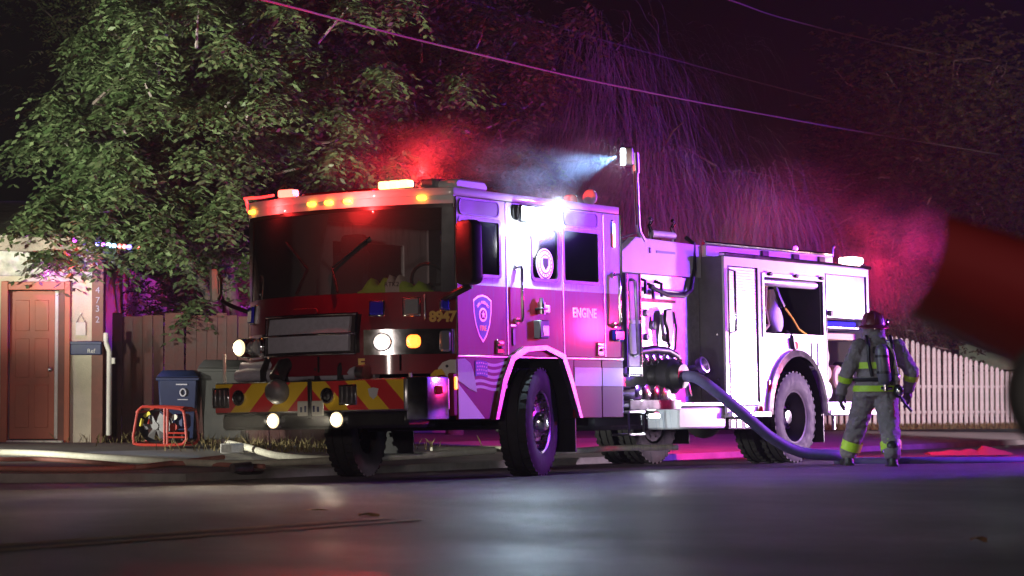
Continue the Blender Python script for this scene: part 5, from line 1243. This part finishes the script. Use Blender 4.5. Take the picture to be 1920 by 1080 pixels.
# ------------------------------------------------------------------ grass tufts
def tufts(name, spots, label, hmax, seed, n):
    rng = np.random.default_rng(seed); V = []; F = []; nv = 0
    for (x, y, z, rx, ry) in spots:
        for k in range(n):
            p = np.array([x+rng.normal()*rx, y+rng.normal()*ry, z]); h = hmax*rng.uniform(.3, 1); d = rng.normal(size=3)*.35*h; d[2] = h; w = rng.uniform(.003, .007)
            s_ = np.array([math.cos(k), math.sin(k), 0])*w
            V += [p-s_, p+s_, p+d*.55+s_*.7+np.array([0,0,.02]), p+d]; F.append((nv, nv+1, nv+2, nv+3)); nv += 4
    o = mesh_np(name, np.array(V), np.array(F), M['grass'], None); tag(o, label, 'grass', kind='stuff')
tufts('dry_grass', [(-2.9, 28.8, .17, .5, .3), (-2.3, 28.6, .16, .4, .3), (-3.4, 30.2, .2, .5, .3), (-1.8, 29.2, .18, .5, .3), (-4.6, 31.9, .2, .6, .12)], 'dry grass tufts beside the pavement in front of the bins', .17, 61, 170)
gs = [(x, 44.65+(x-5.45)*.582, .19, .14, .10) for x in np.linspace(5.4, 10, 30)]
tufts('fence_grass', gs, 'short grass along the foot of the picket fence', .14, 67, 140)

# ------------------------------------------------------------------ firefighter seen from behind
def remeshed(name, mb, voxel, mt_, parent, smooth_it=6):
    me = mb.mesh(name); ob = bpy.data.objects.new(name, me); col.objects.link(ob)
    r = ob.modifiers.new('r', 'REMESH'); r.mode = 'VOXEL'; r.voxel_size = voxel
    s_ = ob.modifiers.new('s', 'SMOOTH'); s_.factor = .5; s_.iterations = smooth_it
    me2 = bpy.data.meshes.new_from_object(ob.evaluated_get(bpy.context.evaluated_depsgraph_get()))
    bpy.data.objects.remove(ob); me2.materials.clear(); me2.name = name
    if name == 'turnout_gear':      # folds in the heavy cloth
        from mathutils import noise as mnoise
        for v in me2.vertices:
            q = Vector((v.co.x*9, v.co.y*9, v.co.z*16)); v.co += v.normal*(.016*mnoise.noise(q)+.007*mnoise.noise(q*2.7))
    return link_mesh(name, me2, mt_, parent, 180)
fx, fy = 3.90, 27.0
ff = empty('person', (fx, fy, .045)); tag(ff, 'firefighter in grey turnout gear with lime stripes walking away, air cylinder on back', 'person')
def V_(x, y, z): return Vector((x-fx, y-fy, z-.045))
J = dict(pel=V_(3.97, 27.0, .90), waist=V_(3.97, 26.98, 1.03), chest=V_(3.985, 27.02, 1.24), neck=V_(3.985, 27.06, 1.42), head=V_(3.965, 27.12, 1.56),
         shL=V_(3.79, 27.0, 1.345), shR=V_(4.20, 27.02, 1.345), elL=V_(3.645, 26.96, 1.06), haL=V_(3.60, 27.06, .80), elR=V_(4.36, 26.97, 1.07), haR=V_(4.33, 27.06, .82),
         hiL=V_(3.87, 27.0, .86), hiR=V_(4.07, 26.98, .86), knL=V_(3.79, 27.16, .49), anL=V_(3.70, 27.24, .14), knR=V_(4.085, 26.82, .47), anR=V_(4.095, 26.66, .14))
def cap(m, a, b, r0, r1):
    a, b = Vector(a), Vector(b); m.tube([a, a.lerp(b, .5), b], [r0, (r0+r1)/2*1.03, r1], 14); m.ell(a, r0, r0, r0); m.ell(b, r1, r1, r1)
bm2 = MB()
# torso as stacked ovals: coat flares at the hem
prof_t = [(.80, .24, .175), (.88, .245, .18), (.98, .222, .165), (1.08, .215, .16), (1.20, .23, .165), (1.30, .225, .15), (1.37, .17, .12), (1.42, .09, .085), (1.47, .07, .07)]
bm2.loft([[(3.972+.014*(z-.8)*2-fx+rx*math.cos(t), 26.99+.06*(z-.8)-fy+ry*math.sin(t), z-.045) for t in np.linspace(0, 2*math.pi, 21)[:-1]] for z, rx, ry in prof_t])
bm2.ell(J['head'], .085, .10, .12)
for s_ in 'LR':
    cap(bm2, J['sh'+s_], J['el'+s_], .095, .078); cap(bm2, J['el'+s_], J['ha'+s_]+Vector((0, 0, .05)), .078, .062)
    cap(bm2, J['hi'+s_], J['kn'+s_], .135, .112); cap(bm2, J['kn'+s_], J['an'+s_]+Vector((0, 0, .06)), .112, .098)
body = remeshed('turnout_gear', bm2, .016, M['cloth'], ff, 5)
# boots
for s_, ang in (('L', rad(12)), ('R', rad(-6))):
    a = J['an'+s_]; m = MB()
    cap(m, a+Vector((0, 0, .12)), a, .082, .07); cap(m, a+Vector((0, -.03, -.05)), a+Vector((math.sin(ang)*-.16, .17, -.06)), .058, .048)
    m.box(a.x-.06, a.x+.06, a.y-.09, a.y+.22, a.z-.108, a.z-.075)
    remeshed('boot', m, .012, M['boot'], ff, 3)
# gloves: palm, four fingers, thumb
for s_, sg in (('L', -1), ('R', 1)):
    h = J['ha'+s_]; m = MB(); cap(m, h+Vector((0, 0, .07)), h+Vector((0, .01, -.01)), .046, .05); cap(m, h+Vector((0, -.03, -.02)), h+Vector((0, .035, -.03)), .036, .036)
    for k, ln in enumerate((.07, .085, .08, .06)):
        b0 = h+Vector((sg*.008, .045-.03*k, -.05)); b1 = b0+Vector((-sg*.012, .012, -ln*.6)); b2 = b1+Vector((-sg*.03, .01, -ln*.5))
        m.tube([b0, b1, b2], [.0155, .0145, .012], 8); m.ell(b2, .012, .012, .012)
    t0 = h+Vector((-sg*.02, .055, -.0)); t1 = t0+Vector((-sg*.03, .03, -.04)); m.tube([t0, t1, t1+Vector((-sg*.01, .01, -.035))], [.018, .016, .012], 8)
    remeshed('glove', m, .007, M['glove'], ff, 2)
# helmet with brim and crest; ears, hair band and face below it
hd = J['head']; hm = MB()
hm.lathe([(.005, .175), (.06, .165), (.105, .13), (.128, .075), (.134, .035), (.136, .02)], (hd.x, hd.y, hd.z), 'z', 28)
hm.loft([[(hd.x+r*math.cos(t)*1.0, hd.y+(r+(.075 if math.sin(t) < 0 else .015)*abs(math.sin(t))*(1 if r > .14 else 0))*math.sin(t), hd.z+z-(.03 if (r > .14 and math.sin(t) < 0) else 0)*abs(math.sin(t))) for t in np.linspace(0, 2*math.pi, 33)[:-1]] for r, z in ((.125, .03), (.172, .012), (.172, .002), (.125, .018))], cap=False)
hel = hm.build('helmet', M['helmet'], ff, 0, 45)
for k in range(4):
    t = rad(45*k); c, s_ = math.cos(t), math.sin(t)
    MB().tube([(hd.x+c*.13, hd.y+s_*.13, hd.z+.05), (hd.x+c*.10, hd.y+s_*.10, hd.z+.14), (hd.x, hd.y, hd.z+.18), (hd.x-c*.10, hd.y-s_*.10, hd.z+.14), (hd.x-c*.13, hd.y-s_*.13, hd.z+.05)], .009, 6).build('helmet_rib', M['helmet'], hel)
MB().box(hd.x+.135, hd.x+.165, hd.y-.02, hd.y+.06, hd.z+.0, hd.z+.09).build('helmet_lamp', M['chrome'], hel, .01)
MB().loft([[(hd.x+r*math.cos(t), hd.y+r*math.sin(t)*1.05, hd.z+z) for t in np.linspace(rad(175), rad(365), 20)] + [(hd.x+(r-.01)*math.cos(t), hd.y+(r-.01)*math.sin(t)*1.05, hd.z+z) for t in np.linspace(rad(365), rad(175), 20)] for r, z in ((.125, .02), (.128, -.06), (.135, -.13))]).build('neck_flap', M['cloth'], hel, 0, 50)
fc = MB().ell((hd.x, hd.y+.09, hd.z-.035), .012, .022, .022)
for s_ in (-1, 1): fc.ell((hd.x+s_*.083, hd.y+.01, hd.z-.02), .014, .024, .034)
fc.build('face_features', M['skin'], ff)
# lime reflective bands following the body
def band(a, b, t0, t1, r0, r1, nm='reflective_band'):
    a, b = Vector(a), Vector(b); p0, p1 = a.lerp(b, t0), a.lerp(b, t1)
    MB().tube([p0, p0.lerp(p1, .5), p1], [r0, (r0+r1)/2, r1], 18, False).build(nm, M['lime'], ff)
def torso_band(z0, z1, t0, t1, grow=.012):
    loops = []
    for z in np.linspace(z0, z1, 4):
        rx = np.interp(z, [p[0] for p in prof_t], [p[1] for p in prof_t])+grow; ry = np.interp(z, [p[0] for p in prof_t], [p[2] for p in prof_t])+grow
        loops.append([(3.972+.028*(z-.8)-fx+rx*math.cos(rad(t)), 26.99+.06*(z-.8)-fy+ry*math.sin(rad(t)), z-.045) for t in np.linspace(t0, t1, 24)])
    MB().loft(loops, False, False).build('reflective_band', M['lime'], ff)
torso_band(1.105, 1.175, 190, 288); torso_band(.855, .92, 180, 360, .016); torso_band(1.105, 1.175, 300, 350)
for s_ in 'LR':
    band(J['el'+s_], J['ha'+s_], .12, .36, .086, .078); band(J['kn'+s_], J['an'+s_], .50, .78, .118, .113)
# air cylinder, pack frame and straps
c0, c1 = V_(4.045, 26.80, .93), V_(4.00, 26.82, 1.37)
cy = MB().tube([c0.lerp(c1, t) for t in (0, .04, .1, .85, .93, .98, 1)], [.03, .055, .074, .074, .06, .03, .022], 20).build('air_cylinder', M['tank'], ff)
MB().tube([c0+Vector((0, 0, -.07)), c0], .028, 10).tube([c0+Vector((-.05, 0, -.04)), c0+Vector((.07, -.01, -.04))], .018, 8).build('cylinder_valve', M['chrome'], cy)
for t in (.3, .7): MB().lathe([(.078, -.014), (.078, .014)], (0, 0, 0), 'z', 20, False).xform(frame(c0.lerp(c1, t), Vector((1, 0, 0)), Vector((0, 1, 0)))).build('cylinder_band', M['black'], cy)
MB().prism([(V_(3.90, 0, 0).x, .88), (V_(4.14, 0, 0).x, .88), (V_(4.12, 0, 0).x, 1.30), (V_(3.92, 0, 0).x, 1.30)], 'y', 26.865-fy, 26.89-fy).build('pack_frame', M['black'], ff, .01)
for x0, x1 in ((3.87, 3.91), (4.13, 4.10)): MB().tube([V_(x1, 26.85, 1.02), V_(x0, 26.83, 1.2), V_(x0, 26.86, 1.36), V_(x0+.0, 27.0, 1.455), V_(x0, 27.14, 1.36)], .02, 8).build('pack_strap', M['black'], ff)
MB().tube([V_(4.19, 26.90, .90), V_(4.17, 26.83, 1.1), V_(4.13, 26.84, 1.30), V_(4.09, 26.9, 1.40)], .017, 8).build('air_hose', M['offwhite'], ff)
torso_pts = [V_(3.972+.245*math.cos(t), 27.0+.185*math.sin(t), .985) for t in np.linspace(0, 2*math.pi, 25)]
MB().tube(torso_pts, .022, 8, False).build('waist_belt', M['black'], ff)
mk_ = MB().ell(V_(4.19, 26.85, .86), .055, .05, .075).build('hanging_mask', M['black'], ff)
MB().ell(V_(4.20, 26.80, .86), .04, .02, .05).build('mask_visor', M['chrome'], mk_)
MB().tube([V_(4.20, 26.84, .82), V_(4.26, 26.82, .72), V_(4.33, 26.82, .64)], .014, 8).build('dangling_strap', M['black'], ff)
MB().box(*sorted((V_(4.14, 0, 0).x, V_(4.20, 0, 0).x)), 26.80-fy, 26.86-fy, .92, 1.0).build('regulator', M['steel'], ff, .01)

# ------------------------------------------------------------------ haze and smoke
def volume(name, color, dens, noise=None, aniso=.2):
    m = bpy.data.materials.new(name); m.use_nodes = True; n = m.node_tree.nodes; l = m.node_tree.links
    n.remove(n['Principled BSDF']); v = n.new('ShaderNodeVolumePrincipled'); v.inputs['Color'].default_value = (*color, 1)
    v.inputs['Density'].default_value = dens; v.inputs['Anisotropy'].default_value = aniso
    l.new(v.outputs[0], n['Material Output'].inputs['Volume'])
    if noise:
        tc = n.new('ShaderNodeTexCoord'); t = n.new('ShaderNodeTexNoise'); t.inputs['Scale'].default_value = noise; t.inputs['Detail'].default_value = 2
        l.new(tc.outputs['Object'], t.inputs['Vector'])
        mr = n.new('ShaderNodeMapRange'); mr.inputs['From Min'].default_value = .40; mr.inputs['From Max'].default_value = .72
        mr.inputs['To Min'].default_value = 0; mr.inputs['To Max'].default_value = dens; l.new(t.outputs[0], mr.inputs[0])
        # fade to nothing at the edge of the cloud (object is a unit sphere)
        ln = n.new('ShaderNodeVectorMath'); ln.operation = 'LENGTH'; l.new(tc.outputs['Object'], ln.inputs[0])
        fd = n.new('ShaderNodeMapRange'); fd.interpolation_type = 'SMOOTHSTEP'; fd.inputs['From Min'].default_value = 1.0; fd.inputs['From Max'].default_value = .35; l.new(ln.outputs['Value'], fd.inputs[0])
        mu = n.new('ShaderNodeMath'); mu.operation = 'MULTIPLY'; l.new(mr.outputs[0], mu.inputs[0]); l.new(fd.outputs[0], mu.inputs[1]); l.new(mu.outputs[0], v.inputs['Density'])
    return m
hz = MB().box(-110, 110, -40, 130, -1.2, 14).build('haze', volume('night_haze', (.9, .9, .95), .0007)); tag(hz, 'thin night haze over the whole street', 'haze', kind='stuff')
def cloud(loc, sc_, dens, label, noise=2.6):
    o = MB().ell((0, 0, 0), 1, 1, 1, 24, 14).build('smoke', volume('smoke', (.9, .92, .95), dens, noise)); o.location = loc; o.scale = sc_; tag(o, label, 'smoke', kind='stuff')
cloud((.55, 26.62, 3.2), (1.25, .8, .75), .22, 'pale blue smoke drifting in the mast floodlight beam')
cloud((3.0, 33.5, 3.0), (3.2, 1.4, 1.6), .09, 'thin violet smoke behind the pump and mast', 2.2)
cloud((5.1, 32.4, 2.6), (1.2, 1.0, 1.0), .20, 'red lit smoke at the rear corner of the engine', 2.0)

def eloc(x, y, z): return tuple(eng.matrix_basis @ Vector((x, y, z)))
cloud(eloc(2.75, -.05, .60), (.95, .75, .26), .05, 'thin mist in the fog lamp light before the bumper', 2.4)
cloud(eloc(1.0, .45, 3.10), (1.3, 1.0, .60), .085, 'thin red lit smoke over the cab roof', 2.0)
cloud(eloc(.25, 1.50, 2.56), (.42, .40, .36), .8, 'added mist imitating the scene lamp bloom on the cab side', 1.6)  # small cloud added to imitate the bloom of the lit lens

# no piece lies deeper than thing > part > sub-part
def depth(o):
    k = 0
    while o.parent: o = o.parent; k += 1
    return k
for o in list(bpy.data.objects):
    while o.type != 'LIGHT' and depth(o) > 2: o.parent = o.parent.parent
